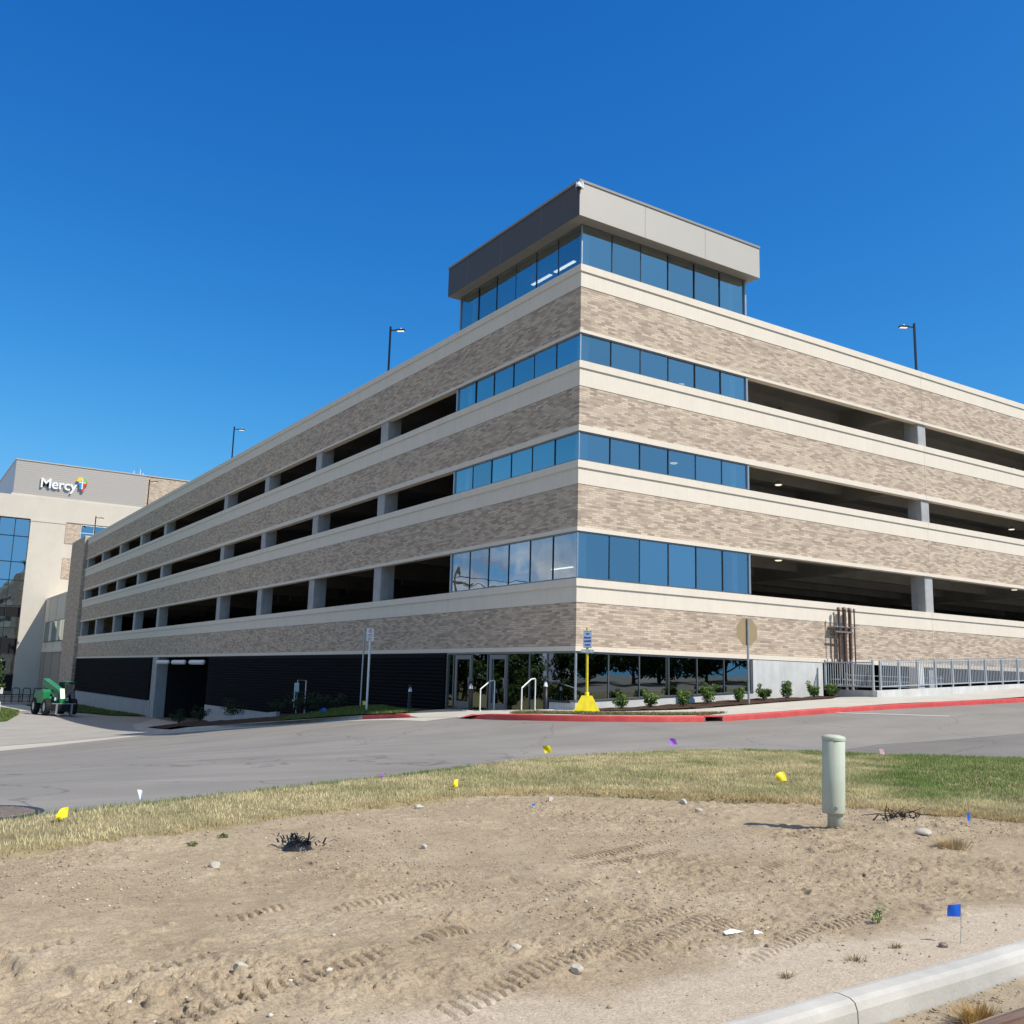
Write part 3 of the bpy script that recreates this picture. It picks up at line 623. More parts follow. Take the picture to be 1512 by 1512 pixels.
st(pebble_field('gravel', np.c_[px, py], dirt_h(px, py)+sz*.25, sz, tone), 'stuff')
n = 2500; px = rng.uniform(-18, -8, n); py = ky(px)-.19-np.abs(rng.normal(0, .35, n)); sz = np.clip(rng.lognormal(-5.3, .5, n), .002, .014); r_ = rng.uniform(0, 1, (n, 1))
st(pebble_field('gravel', np.c_[px, py], zp(px, py)+.02+.04*np.clip(1-(-23.43-py)/.35, 0, 1)**2, sz, np.array([[.30, .23, .15]])*(1-r_)+np.array([[.45, .38, .28]])*r_), 'stuff')
# ================================================================== PARKING GARAGE
G = empty('parking_garage', (0, 0, 0), 0, 'four-storey tan brick parking garage with a glazed corner stair tower', 'parking garage')
LX, LY = 62.0, 96.9
LEV = [(16.93,16.06,14.40,14.28),(13.19,12.24,10.77,10.55),(9.46,8.59,7.04,6.89),(5.19,4.35,2.82,2.65)]
JR = [20.82, 38.6, 56.4]; JL = [9.06, 16.4, 25.3, 34.0, 42.8, 51.6, 60.4, 69.3, 78.5, 87.8]
def cuts(a, b, js, gap=.014):
    e = [a]+[j for j in js if a < j < b]+[b]
    return [(e[i]+(gap/2 if i else 0), e[i+1]-(gap/2 if i < len(e)-2 else 0)) for i in range(len(e)-1)]
for cap, bt, bb_, sof in LEV:
    tr = MB(); br = MB(); P = MAT['precast']
    lip = cap-.27
    for a, b in cuts(0, LX, JR):
        a0 = a if a > .01 else 0
        tr.box((a if a > .01 else -.05, -.05, lip), (b, .30, cap), P)
        tr.box((a0, 0, bt+.008), (b, .06, lip), P)
        tr.box((a if a > .01 else -.02, -.02, sof), (b, .30, bb_), P)
        br.box((a if a > .01 else .016, .016, bb_), (b, .06, bt), MAT['brick'])
    for a, b in cuts(.30, LY, JL):
        f = a < .31
        tr.box((-.05, a, lip), (.30, b, cap), P)
        tr.box((0, .06 if f else a, bt+.008), (.06, b, lip), P)
        tr.box((-.02, a, sof), (.30, b, bb_), P)
        br.box((.016, .06 if f else a, bb_), (.06, b, bt), MAT['brick'])
    tr.box((.06, .06, bb_), (LX, .30, lip), MAT['slab']); tr.box((.06, .30, bb_), (.30, LY, lip), MAT['slab'])
    br.build('brick_band', G); tr.build('spandrel_trim', G)
# columns
def col_mesh(a, b):
    m = MB(); m.bbox(a, b, MAT['concrete'], .02); return m
for x in (20.5, 38.3, 56.1): col_mesh((x, .07, -2), (x+.62, .82, 15.1)).build('column', G)
for y in (16.0, 24.6, 33.4, 42.2, 59.6, 68.6, 77.8, 87.0, 95.8): col_mesh((.07, y, -4 if y > 40 else -1), (.82, y+.8, 15.1)).build('column', G)
# floor decks, girders and inner walls keep the inside dark and solid
for k, z in enumerate((15.86, 12.12, 8.39, 4.12)):
    m = MB(); m.box((9.3, .32, z-.124), (LX-.2, 18, z-.119), MAT['slab_lit']); m.box((9.3, .32, z-.001), (LX-.2, 18, z+.004), MAT['slab_lit']); m.box((.31, .31, z-.12), (LX-.1, LY+9, z), MAT['slab'])
    for y in np.arange(1.6, 60, 3.0): m.box((9.2, y, z-.72), (LX-.1, y+.35, z-.1205), MAT['slab_lit' if y < 18 else 'slab'])
    for x in (20.5, 38.3, 56.1): m.box((x+.05, .31, z-1.0), (x+.57, 18, z-.1225), MAT['slab_lit'])
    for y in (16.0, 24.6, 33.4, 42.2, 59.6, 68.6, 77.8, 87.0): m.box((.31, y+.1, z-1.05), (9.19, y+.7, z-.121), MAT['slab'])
    m.build('deck', G)
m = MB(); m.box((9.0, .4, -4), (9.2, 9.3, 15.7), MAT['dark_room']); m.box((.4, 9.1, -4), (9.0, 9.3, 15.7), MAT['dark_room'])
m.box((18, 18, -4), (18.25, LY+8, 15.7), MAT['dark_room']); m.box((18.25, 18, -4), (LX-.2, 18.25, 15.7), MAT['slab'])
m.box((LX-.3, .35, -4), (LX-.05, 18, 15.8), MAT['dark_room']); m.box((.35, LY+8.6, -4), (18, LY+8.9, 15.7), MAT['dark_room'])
# sloping ramp spandrels glimpsed through the openings
for z in (4.3, 8.6, 12.3):
    m.prism([(22, z-.5), (55, z+1.9), (55, z+2.7), (22, z+.3)], 1, 11.0, 11.2, MAT['slab'])
m.build('inner_wall', G); m = MB(); m.box((13.3, 4.0, -.89), (LX-.4, 4.2, 3.35), MAT['black']); m.box((13.3, .32, 3.2), (LX-.4, 3.99, 3.3), MAT['dark_room']); m.build('shade_lining', G)  # black wall and dark ceiling sheet added to darken the opening behind the fence
m = MB(); m.box((.32, 9.4, -4.2), (18, 43.4, -3.9), MAT['slab']); m.box((.05, 43.4, -2.9), (18, 58.3, -2.36), MAT['slab']); m.box((9.2, .3, -1.2), (LX, 18, -.9), MAT['slab'])
m.box((.32, .32, -.5), (8.9, 9.05, .22), MAT['slab']); m.build('ground_slab', G)
# end pier in brick (the tall stair wall at the far end of the shaded side)
m = MB(); m.box((-.35, LY+.05, -4), (4, LY+9, 17.1), MAT['brick']); m.box((-.37, LY+.03, 17.1), (4.02, LY+9.02, 17.18), MAT['precast']); m.build('end_pier', G)
# ---- glazing
def window_band(fx, x1, z0, z1, npan, name='window_band', gm='glass', rec=.07, frame='mullion', inset=.0):
    """fx 0: runs along X on the sunlit face; fx 1: runs along Y on the shaded face"""
    def B(m, a, b, z, zz, d0, d1, mat):
        if fx == 0: m.box((a, d0, z), (b, d1, zz), mat)
        else: m.box((d0, a, z), (d1, b, zz), mat)
    m = MB(); w = .045
    B(m, .05, x1, z0+.002, z0+.06, .03, .13, MAT[frame]); B(m, .05, x1, z1-.05, z1-.002, .03, .13, MAT[frame])
    B(m, x1-.09, x1, z0+.06, z1-.05, .02, .14, MAT['galv'])
    if fx == 0: m.box((.03, .03, z0+.003), (.075, .075, z1-.003), MAT['galv'])
    pw = (x1-.09-.08)/npan
    for k in range(1, npan): B(m, .08+k*pw-.016, .08+k*pw+.016, z0+.06, z1-.05, .055, .12, MAT['dark_mullion'])
    o = m.build(name, G)
    for k in range(npan):
        g = MB(); p0, p1 = .08+k*pw+.017, .08+(k+1)*pw-.017; zz = (z0+.06, z1-.05)
        g.add([(p0, .08, zz[0]), (p1, .08, zz[0]), (p1, .08, zz[1]), (p0, .08, zz[1])] if fx == 0 else [(.08, p1, zz[0]), (.08, p0, zz[0]), (.08, p0, zz[1]), (.08, p1, zz[1])], [(0, 1, 2, 3)], MAT[gm]); pn = g.build('pane', o)
        if fx == 0: pn.rotation_euler = (random.uniform(-.0012, .0012), 0, random.uniform(-.0004, .0004))
        else: pn.rotation_euler = (0, random.uniform(-.0012, .0012), random.uniform(-.0004, .0004))
    return o
for (cap, bt, bb_, sof), nxt in zip(LEV[:3], LEV[1:]):
    window_band(0, 8.78, nxt[0], sof, 6); window_band(1, 9.06, nxt[0], sof, 6)
window_band(0, 8.78, 16.93, 18.56, 6); window_band(1, 9.06, 16.93, 18.56, 6)
# tower back walls, roof box and overhanging fascia
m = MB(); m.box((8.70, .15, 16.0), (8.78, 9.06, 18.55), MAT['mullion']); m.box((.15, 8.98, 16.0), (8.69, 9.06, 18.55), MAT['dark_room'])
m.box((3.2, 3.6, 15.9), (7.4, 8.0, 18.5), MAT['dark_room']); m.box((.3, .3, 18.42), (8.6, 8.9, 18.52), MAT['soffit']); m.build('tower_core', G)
m = MB(); m.box((-.472, -.472, 18.562), (9.06, 9.30, 19.878), MAT['fascia']); m.box((-.482, -.471, 18.56), (-.473, 9.30, 19.88), MAT['fascia_shaded']); m.box((-.482, -.482, 18.56), (9.065, -.473, 19.88), MAT['fascia'])
m.box((-.52, -.52, 19.88), (9.08, 9.32, 19.97), MAT['soffit']); fa = m.build('roof_fascia', G)
m = MB()
for x in (2.7, 5.9): m = MB(); m.box((x, -.488, 18.58), (x+.010, -.483, 19.87), MAT['soffit']); m.build('panel_joint', fa)
for y in (2.0, 4.9, 7.6): m = MB(); m.box((-.488, y, 18.58), (-.483, y+.012, 19.87), MAT['soffit']); m.build('panel_joint', fa)
m = MB(); m.box((-.46, -.46, 18.552), (9.04, 9.28, 18.559), MAT['soffit']); m.build('soffit', fa)
# white columns and stair flights behind the glass
for (x, y) in ((.55, .55), (8.2, .5), (.5, 8.4)):
    m = MB(); m.box((x-.16, y-.16, -.4), (x+.16, y+.16, 15.7), MAT['white_paint']); m.box((x-.12, y-.12, 15.9), (x+.12, y+.12, 18.4), MAT['white_paint']); m.build('stair_column', G)
for zf, zt in ((.3, 4.12), (4.12, 8.39), (8.39, 12.12), (12.12, 15.86)):
    m = MB(); h = (zt-zf)/2
    m.prism([(2.2, zf), (6.4, zf+h), (6.4, zf+h+.25), (2.2, zf+.25)], 0, 4.6, 5.9, MAT['slab']); m.prism([(2.2, zt), (6.4, zf+h), (6.4, zf+h+.25), (2.2, zt+.25)], 0, 6.1, 7.4, MAT['slab'])
    for k in range(9):
        y = 2.4+k*.5; m.box((4.58, y, zf+.2+k*h/8.4), (4.60, y+.03, zf+1.2+k*h/8.4), MAT['white_paint'])
    m.build('stair_flight', G)
# ---- ground floor, sunlit side: sloped sill wall, glass, concrete wall, wing wall
m = MB(); m.prism([(0, -.2), (8.78, -.2), (8.78, 1.34), (0, .90)], 1, -.02, .28, MAT['concrete_wall'])
m.prism([(-.03, .905), (8.77, 1.345), (8.77, 1.40), (-.03, .96)], 1, -.05, .30, MAT['mullion'])
m.box((-.02, .28, -.2), (.28, 1.5, .86), MAT['concrete_wall']); m.box((-.05, .30, .865), (.30, 1.52, .93), MAT['dark_mullion']); m.build('sill_wall', G)
m = MB(); m.box((8.80, .0, -1.5), (12.98, .30, 2.63), MAT['concrete_wall'])
m.build('concrete_wall', G)
m = MB(); m.box((.06, .03, 2.58), (8.76, .13, 2.645), MAT['mullion']); m.box((.03, .03, .97), (.09, .09, 2.645), MAT['galv'])
m.box((8.68, .02, 1.4), (8.78, .14, 2.58), MAT['mullion'])
xsb = [.09]+[.09+8.6*k/6 for k in range(1, 6)]+[8.68]
for x in xsb[1:-1]: m.box((x-.02, .05, .96), (x+.02, .13, 2.58), MAT['mullion'])
w = m.build('window_band', G)
for a, b in zip(xsb[:-1], xsb[1:]):
    g = MB(); g.box((a+.021, .08, .92), (b-.021, .09, 2.58), MAT['glass_ground']); g.build('pane', w)
# ground floor, shaded side: storefront with two doors
m = MB(); m.box((.03, .1, 2.58), (.13, 9.06, 2.645), MAT['mullion']); m.box((.02, 8.98, .0), (.14, 9.06, 2.58), MAT['mullion'])
for y in (8.52, 8.36, 7.05, 5.82, 5.66, 4.42, 2.9, 1.78): m.box((.05, y-.03, .25), (.13, y+.03, 2.58), MAT['mullion'])
m.box((.05, 1.55, .28), (.12, 8.98, .38), MAT['mullion'])
w = m.build('storefront', G)
for a, b, z in ((.1, 1.75, .9), (1.81, 2.87, .38), (2.93, 4.39, .38), (5.85, 7.02, .38), (8.55, 8.97, .38)):
    g = MB(); g.box((.08, a, z), (.09, b, 2.58), MAT['glass_ground']); g.build('pane', w)
for y0, y1 in ((4.46, 5.62), (7.09, 8.32)):
    z0 = .40; m = MB(); q = MAT['mullion']
    m.box((.04, y0, z0), (.10, y0+.11, 2.55), q); m.box((.04, y1-.11, z0), (.10, y1, 2.55), q); m.box((.04, y0+.11, 2.38), (.10, y1-.11, 2.55), q); m.box((.04, y0+.11, z0), (.10, y1-.11, z0+.28), q)
    d = m.build('door', G); m = MB(); m.box((.065, y0+.11, z0+.28), (.075, y1-.11, 2.38), MAT['glass_ground']); m.build('pane', d)
    m = MB(); m.tube([(.04, y0+.06, 1.25), (-.03, y0+.06, 1.27), (-.03, y0+.06, 1.63), (.04, y0+.06, 1.65)], .015, MAT['galv']); m.build('handle', d)
# black louvred screens
def screen(y0, y1, z0, z1):
    m = MB(); m.box((.02, y0, z0), (.06, y1, z1), MAT['black'])
    for z in np.arange(z0+.02, z1-.1, .16):
        m.add([(-.10, y0, z), (-.10, y1, z), (.015, y1, z+.12), (.015, y0, z+.12)], [(0, 1, 2, 3)], MAT['louver'])
    return m.build('louvre_screen', G)
screen(9.12, 43.47, -2.2, 2.64); screen(60.5, 96.7, -1.02, 2.64)
m = MB(); m.bbox((-.02, 58.4, -4), (.9, 59.7, 2.64), MAT['concrete'], .02); m.build('entrance_pier', G)
m = MB(); m.box((-.05, 59.75, -4), (.28, 96.8, -1.0), MAT['concrete']); m.prism([(20, -3), (43.3, -3), (43.3, -.75), (30, -.75)], 0, -.14, .19, MAT['concrete']); m.build('base_wall', G)
m = MB(); m.box((16.5, 43.5, -2.4), (16.7, 58.3, 2.64), MAT['black']); m.box((.95, 58.3, -2.4), (16.7, 58.39, 2.64), MAT['black']); m.box((.31, 43.46, 2.641), (16.7, 58.39, 2.70), MAT['black']); m.box((.3, 43.32, -2.4), (16.5, 43.45, 2.64), MAT['black']); m.build('entrance_shade_lining', G)  # black sheets added to keep the entrance dark and shut out stray brightness

# ---- lights under the decks, entrance lights, clearance bars
def lathe_thing(name, prof, mat, loc, label, cat, group, extra=None):
    e = empty(name, loc, 0, label, cat, group); return e
cl = empty('ceiling_light', (15.5, 4.18, 14.96), 0, '', 'ceiling light', 'round lamps under the garage decks')
m = MB(); m.lathe([(0, .16), (.05, .16), (.06, .06), (.20, .04), (.22, -.02), (.18, -.04)], (0, 0, 0), MAT['galv']); m.build('housing', cl)
m = MB(); m.lathe([(.17, -.035), (.13, -.07), (0, -.08)], (0, 0, 0), MAT['lamp_on']); m.build('diffuser', cl)
CLL = [((15.5,4.18,14.96),'round ceiling light in the top opening right of the stair tower'),((15.1,4.02,11.2),'round ceiling light in the middle opening right of the stair tower'),((14.6,3.68,7.47),'round ceiling light in the lowest opening right of the stair tower'),
       ((7.39,3.0,10.97),'round ceiling light behind the glass of the second window band from the top'),((7.8,3.0,14.55),'round ceiling light behind the glass of the window band under the tower room'),((35.95,4.14,14.96),'round ceiling light in the top opening beyond the concrete column'),((35.4,4.08,11.2),'round ceiling light in the middle opening beyond the concrete column'),((34.1,3.41,7.47),'round ceiling light in the lowest opening beyond the concrete column')]
for i, (p, l) in enumerate(CLL):
    if i == 0: cl['label'] = l
    else: dup(cl, p, None, l)
def tower_light(loc, rz, label, first=[None]):
    if first[0] is None:
        e = empty('strip_light', loc, rz, label, 'ceiling light', 'strip lights behind the tower glass')
        m = MB(); m.box((-.7, -.09, .0), (.7, .09, .07), MAT['white_paint']); m.build('housing', e)
        m = MB(); m.box((-.68, -.07, -.03), (.68, .07, -.002), MAT['strip_on']); m.build('diffuser', e); first[0] = e
    else: dup(first[0], loc, rz, label)
tower_light((1.5, 3.1, 18.34), R(90), 'strip light glowing inside the top glazed storey nearest the corner'); tower_light((1.5, 4.75, 18.34), R(90), 'strip light glowing inside the top glazed storey farther from the corner')
tower_light((2.6, 4.4, 6.12), R(90), 'strip light seen behind the lowest upper window band of the tower')
el = empty('entrance_light', (8, 46.6, -.55), 0, 'small orange light on the right inside the dark garage entrance', 'light', 'orange lights inside the garage entrance')
m = MB(); m.box((-.05, -.1, -.1), (.05, .1, .1), MAT['black_metal']); m.build('housing', el); m = MB(); m.box((-.07, -.07, -.07), (-.051, .07, .07), MAT['red_on']); m.build('lens', el)
dup(el, (8, 58.0, -.55), None, 'small orange light on the left inside the dark garage entrance')
def tube_bar(y0, y1, label, first=[None]):
    if first[0] is None:
        e = empty('clearance_bar', (-.12, (y0+y1)/2, 2.22), 0, label, 'clearance bar', 'white tubes hanging over the garage entrance')
        m = MB(); h = (y1-y0)/2-.55; m.lathe([(0, -h-.14), (.10, -h-.12), (.17, -h), (.17, h), (.10, h+.12), (0, h+.14)], (0, 0, 0), MAT['white_paint'], 14, 1); m.build('tube', e)
        for s in (-1, 1): m = MB(); m.tube([(0, s*h*.7, .16), (.1, s*h*.7, .45)], .015, MAT['black_metal'], 6); m.build('chain', e)
        first[0] = e
    else: dup(first[0], (-.12, (y0+y1)/2, 2.22), None, label)
tube_bar(53.9, 58.3, 'white clearance tube at the left above the garage entrance'); tube_bar(48.95, 53.45, 'white clearance tube in the middle above the garage entrance'); tube_bar(44.0, 48.3, 'white clearance tube at the right above the garage entrance')

# ---- roof lamps
def roof_lamp(loc, rz, label, first=[None], h=10.3):
    if first[0] is None:
        e = empty('roof_lamp', loc, rz, label, 'street lamp', 'lamps standing on the roofs')
        m = MB(); m.box((-.062, -.062, .02), (.062, .062, h), MAT['black_metal']); m.build('pole', e)
        m = MB(); m.bbox((-.17, -.17, 0), (.17, .17, .06), MAT['black_metal']); m.build('base_plate', e)
        m = MB(); m.box((.062, -.035, h-.3), (.46, .035, h-.23), MAT['black_metal']); m.build('arm', e)
        m = MB(); m.bbox((.42, -.16, h-.33), (1.06, .16, h-.22), MAT['black_metal'], .03); hd = m.build('lamp_head', e)
        m = MB(); m.box((.5, -.12, h-.344), (1.0, .12, h-.334), MAT['lamp_on']); m.build('lens', hd)
        m = MB(); m.lathe([(.05, 0), (.07, .05), (.05, .12), (0, .13)], (.74, 0, h-.22), MAT['galv'], 10); m.build('photocell', hd)
        first[0] = e
    else: return dup(first[0], loc, rz, label)
roof_lamp((8, 33, 15.9), R(-40), 'tall dark roof lamp nearest the tower on its left'); roof_lamp((8, 68.6, 15.9), R(-25), 'dark roof lamp midway along the shaded roof edge')
roof_lamp((8, 104.4, 16.1), R(-20), 'slim roof lamp in front of the tan hospital wall'); roof_lamp((4, 117, 12.3), R(-20), 'slim lamp in front of the blue hospital window'); roof_lamp((36.4, 10.5, 15.9), R(150), 'dark roof lamp right of the tower facing left')
# small antenna beside the first lamp is part of the pole view; camera on the fascia corner
sc_ = empty('security_camera', (-.50, -.50, 19.55), R(225), 'white dome camera on the top corner of the tower fascia', 'camera')
m = MB(); m.bbox((-.02, -.14, -.02), (.10, .14, .26), MAT['white_paint'], .02); m.build('mount', sc_)
m = MB(); m.tube([(.08, 0, .16), (.26, 0, .14), (.28, 0, .04)], .035, MAT['white_paint']); m.build('arm', sc_)
m = MB(); m.lathe([(0, .06), (.10, .05), (.12, -.02), (.11, -.08)], (.28, 0, 0), MAT['white_paint'], 16); hd = m.build('housing', sc_)
m = MB(); m.lathe([(.105, -.08), (.09, -.15), (.04, -.19), (0, -.195)], (.28, 0, 0), MAT['dark_plastic'], 16); m.build('dome', hd)

# ================================================================== HOSPITAL AND LINK
H = empty('hospital_building', (-5.4, 130, -3), 0, 'pale hospital building with tan top storey and blue glass wall behind the garage', 'hospital')
def hp(name, m, parent=H):
    o = m.build(name, None); o.parent = parent
    if parent is H: o.matrix_parent_inverse = Matrix.Translation(-Vector(H.location))
    return o
H_ = Vector(H.location)
m = MB(); m.box((-5.4, 130.3, 26.4), (13.2, 158, 31.7), MAT['tan_panel']); m.box((-5.5, 130.2, 31.7), (50.1, 158.1, 31.85), MAT['fascia']); hp('top_storey', m)
m = MB(); m.box((13.2, 130.32, 26.4), (50, 158, 31.7), MAT['brick']); hp('brick_wall', m)
m = MB(); m.box((-30, 130, 23.05), (50, 160, 26.4), MAT['cream']); m.box((-2.65, 130, -4), (2.1, 160, 23.03), MAT['cream']); m.box((2.1, 130.2, -4), (50, 160, 23.03), MAT['cream'])
m.box((-2.70, 129.93, 22.75), (2.15, 129.999, 23.05), MAT['cream']); m.box((-30, 130.5, -4), (-2.65, 131, -2.6), MAT['cream']); m.box((-5.6, 130.25, 26.4), (50, 130.29, 26.7), MAT['cream']); hp('wall', m)
for z in (19.9, 14.6, 9.0):
    m = MB(); m.box((2.2, 130.12, z), (4.2, 130.199, z+3.1), MAT['brick']); hp('brick_panel', m)
for z in (19.9, 14.6):
    m = MB(); m.box((4.25, 130.10, z), (9.9, 130.19, z+3.0), MAT['white_paint']); w = hp('window', m)
    for k in range(3):
        m = MB(); m.box((4.33+k*1.87, 130.08, z+.08), (4.33+k*1.87+1.77, 130.099, z+1.75), MAT['glass_far']); m.box((4.33+k*1.87, 130.08, z+1.85), (4.33+k*1.87+1.77, 130.099, z+2.92), MAT['glass_far']); m.build('pane', w)
m = MB()
for x in np.arange(-29.2, -2.7, 2.05): m.box((x-.04, 130.42, -2.6), (x+.04, 130.54, 23.0), MAT['dark_mullion'])
for z in (23.0, 20.4, 16.6, 13.9, 10.2, 7.0, 3.2, 0.4): m.box((-30, 130.42, z-.06), (-2.66, 130.535, z+.05), MAT['dark_mullion'])
cw = hp('curtain_wall', m)
m = MB(); m.box((-30, 130.6, -2.6), (-2.66, 130.64, 23.0), MAT['glass_far']); m.build('pane', cw)
m = MB(); m.box((-30, 131, -2.6), (-2.66, 131.2, 23.0), MAT['black']); m.build('backing', cw)
m = MB()
for z, h in ((8.6, 1.4), (3.3, 2.2), (-2.0, 2.3)): m.box((-30, 130.55, z), (-2.67, 130.59, z+h), MAT['black'])
m.build('spandrel_panel', cw)
# cloth of shadow-free penthouse: small roof mast
ma = empty('roof_mast', (12.2, 133, 31.85), 0, 'tiny pale antenna cluster on the hospital roof edge', 'antenna')
m = MB(); m.tube([(0, 0, 0), (0, 0, 1.9)], .06, MAT['galv'], 6); m.build('pole', ma)
m = MB()
for x, h in ((-.5, 1.0), (.45, 1.3), (.9, .8)): m.tube([(x, 0, 0), (x, 0, h)], .05, MAT['white_paint'], 6)
m.box((-.55, -.03, .45), (.95, .03, .52), MAT['white_paint']); m.build('bracket', ma)

# wall sign: white raised letters and a four-colour cross
S = empty('wall_sign', (-1.98, 130.3, 27.95), 0, 'white raised Mercy lettering with a coloured cross on tan wall', 'sign')
cu = bpy.data.curves.new('lettering', 'FONT'); cu.body = 'Mercy'; cu.size = 2.06; cu.extrude = .09; cu.bevel_depth = .012; cu.offset = .022; cu.space_character = .97
to = bpy.data.objects.new('lettering', cu); COL.objects.link(to); bpy.context.view_layer.update()
dg = bpy.context.evaluated_depsgraph_get(); me = bpy.data.meshes.new_from_object(to.evaluated_get(dg)); bpy.data.objects.remove(to)
me.materials.clear(); me.materials.append(MAT['white_letters'])
xsv = [v.co.x for v in me.vertices]; ww = max(xsv)-min(xsv); k = 5.0/ww
for v in me.vertices: v.co = Vector((v.co.x*k, -.20-v.co.z, v.co.y))
to = bpy.data.objects.new('lettering', me); COL.objects.link(to); to.parent = S
def emb(name, polys, mat):
    m = MB()
    for p in polys: m.prism(p, 1, -.36, -.14, mat)
    o = m.build(name, None); o.parent = S; o.location = (5.06, 0, -.12); o.scale = (.88, 1, .9); return o
def arcp(cx, cz, r0, r1, a0, a1, n=8):
    A = [R(a0+(a1-a0)*i/n) for i in range(n+1)]
    return [(cx+r1*math.cos(a), cz+r1*math.sin(a)) for a in A]+[(cx+r0*math.cos(a), cz+r0*math.sin(a)) for a in A[::-1]]
emb('emblem_blue', [[(.12, 1.62), (.72, 1.62), (.72, .55), (.40, .55), (.40, 1.32), (.12, 1.32)]], MAT['em_blue'])
emb('emblem_red', [[(.94, 1.62), (1.62, 1.62), (1.62, 1.25), (1.20, 1.25), (1.20, .15), (.80, .15), (.80, .5), (.94, .5)]], MAT['em_red'])
emb('emblem_yellow', [arcp(.74, 1.76, .28, .88, 92, 176)], MAT['em_yellow'])
emb('emblem_orange', [arcp(.74, 1.76, .08, .27, 92, 176)], MAT['em_orange'])
emb('emblem_green', [arcp(.92, 1.76, .16, .72, 4, 86)], MAT['em_green'])
m = MB(); m.box((.74, -.40, .55), (.92, -.13, 2.35), MAT['white_letters']); m.box((.30, -.398, 1.60), (1.36, -.132, 1.76), MAT['white_letters']); o = m.build('emblem_cross', None); o.parent = S; o.location = (5.06, 0, -.12); o.scale = (.88, 1, .9)

LK = empty('link_building', (.6, 107, -3), 0, 'low pale panelled wing joining the garage end to the hospital', 'building')
m = MB(); m.box((.6, 105.9, 4.9), (14, 129.9, 11.2), MAT['precast']); m.box((.55, 105.9, 11.2), (14.05, 129.9, 11.45), MAT['precast'])
m.box((.62, 105.9, 4.2), (14, 129.9, 4.9), MAT['precast']); m.box((.56, 105.9, 3.6), (14, 129.9, 4.2), MAT['precast']); m.box((.64, 105.9, -4), (14, 129.9, 3.6), plain('tan_block', (.36, .31, .25), .9))
for y in (112.5, 119.5, 126): m.box((.585, y, -3.9), (.598, y+.08, 11.1), MAT['dark_room'])
for o in (m.build('wall'),): o.parent = LK; o.matrix_parent_inverse = Matrix.Translation(-Vector(LK.location))
m = MB(); m.box((.55, 108.5, 5.0), (.595, 128.5, 7.9), MAT['dark_mullion']); o = m.build('window'); o.parent = LK; o.matrix_parent_inverse = Matrix.Translation(-Vector(LK.location))
for k in range(9):
    m = MB(); m.box((.52, 108.6+k*2.2, 5.1), (.549, 108.6+k*2.2+2.05, 7.8), MAT['glass_far'] if k % 3 else MAT['precast']); m.build('pane', o)
# ================================================================== STREET FURNITURE
def rel(o, parent):  # parts of things placed at an Empty are modelled round its origin
    o.parent = parent; return o
def ring(n, r, z, a0=0): return [(r*math.cos(a0+2*math.pi*k/n), r*math.sin(a0+2*math.pi*k/n), z) for k in range(n)]
VIEWXY = (-20.51, -27.10)
def face_cam(x, y): return math.atan2(VIEWXY[1]-y, VIEWXY[0]-x)+math.pi/2   # local -Y looks at the viewer
# yellow-based parking sign
x, y = -1.22, -2.24; z = float(zs(x, y))
Y = empty('parking_sign', (x, y, z+.01), R(-38), 'small blue parking sign on a yellow post in a yellow pyramid base', 'sign')
m = MB(); b = .41; t_ = .17; h = .52
m.add([(-b,-b,0),(b,-b,0),(b,b,0),(-b,b,0),(-b,-b,.05),(b,-b,.05),(b,b,.05),(-b,b,.05),(-t_,-t_,h),(t_,-t_,h),(t_,t_,h),(-t_,t_,h)],
      [(0,3,2,1),(8,9,10,11),(0,1,5,4),(1,2,6,5),(2,3,7,6),(3,0,4,7),(4,5,9,8),(5,6,10,9),(6,7,11,10),(7,4,8,11)], MAT['yellow']); m.build('base', Y)
m = MB(); m.tube([(0, 0, h-.01), (-.01, 0, 2.68)], .042, MAT['yellow'], 12); m.lathe([(.07, h-.005), (.07, h+.1), (.042, h+.11)], (0, 0, 0), MAT['yellow'], 12); m.build('post', Y)
m = MB(); m.bbox((-.135, -.065, 2.03), (.135, -.05, 2.58), MAT['sign_blue'], .004); sp = m.build('sign_panel', Y)
m = MB()
for (zc, hw, hh) in ((2.48, .055, .025), (2.36, .105, .030), (2.25, .115, .030), (2.13, .085, .028)):
    xx = -hw
    while xx < hw-.012:
        w_ = random.uniform(.010, .022); dz = random.uniform(-.006, .006); m.box((xx, -.070, zc-hh+dz*.5), (min(xx+w_, hw), -.066, zc+hh*random.uniform(.35, 1)), MAT['ink_blue']); xx += w_+.006
m.box((-.125, -.068, 2.56), (.125, -.0655, 2.567), MAT['ink_blue']); m.box((-.125, -.068, 2.04), (.125, -.0655, 2.047), MAT['ink_blue'])
m.build('lettering', sp)
m = MB(); m.bbox((-.20, -.065, 1.87), (.20, -.05, 1.98), plain('sign_grey', (.38, .44, .46), .5), .004); s2 = m.build('small_panel', Y)
m = MB(); m.box((-.15, -.069, 1.895), (-.135, -.066, 1.955), MAT['white_letters']); m.box((-.115, -.069, 1.895), (-.07, -.066, 1.915), MAT['white_letters']); m.prism([(.10, 1.895), (.15, 1.925), (.10, 1.955)], 1, -.069, -.066, MAT['white_letters']); m.build('lettering', s2)
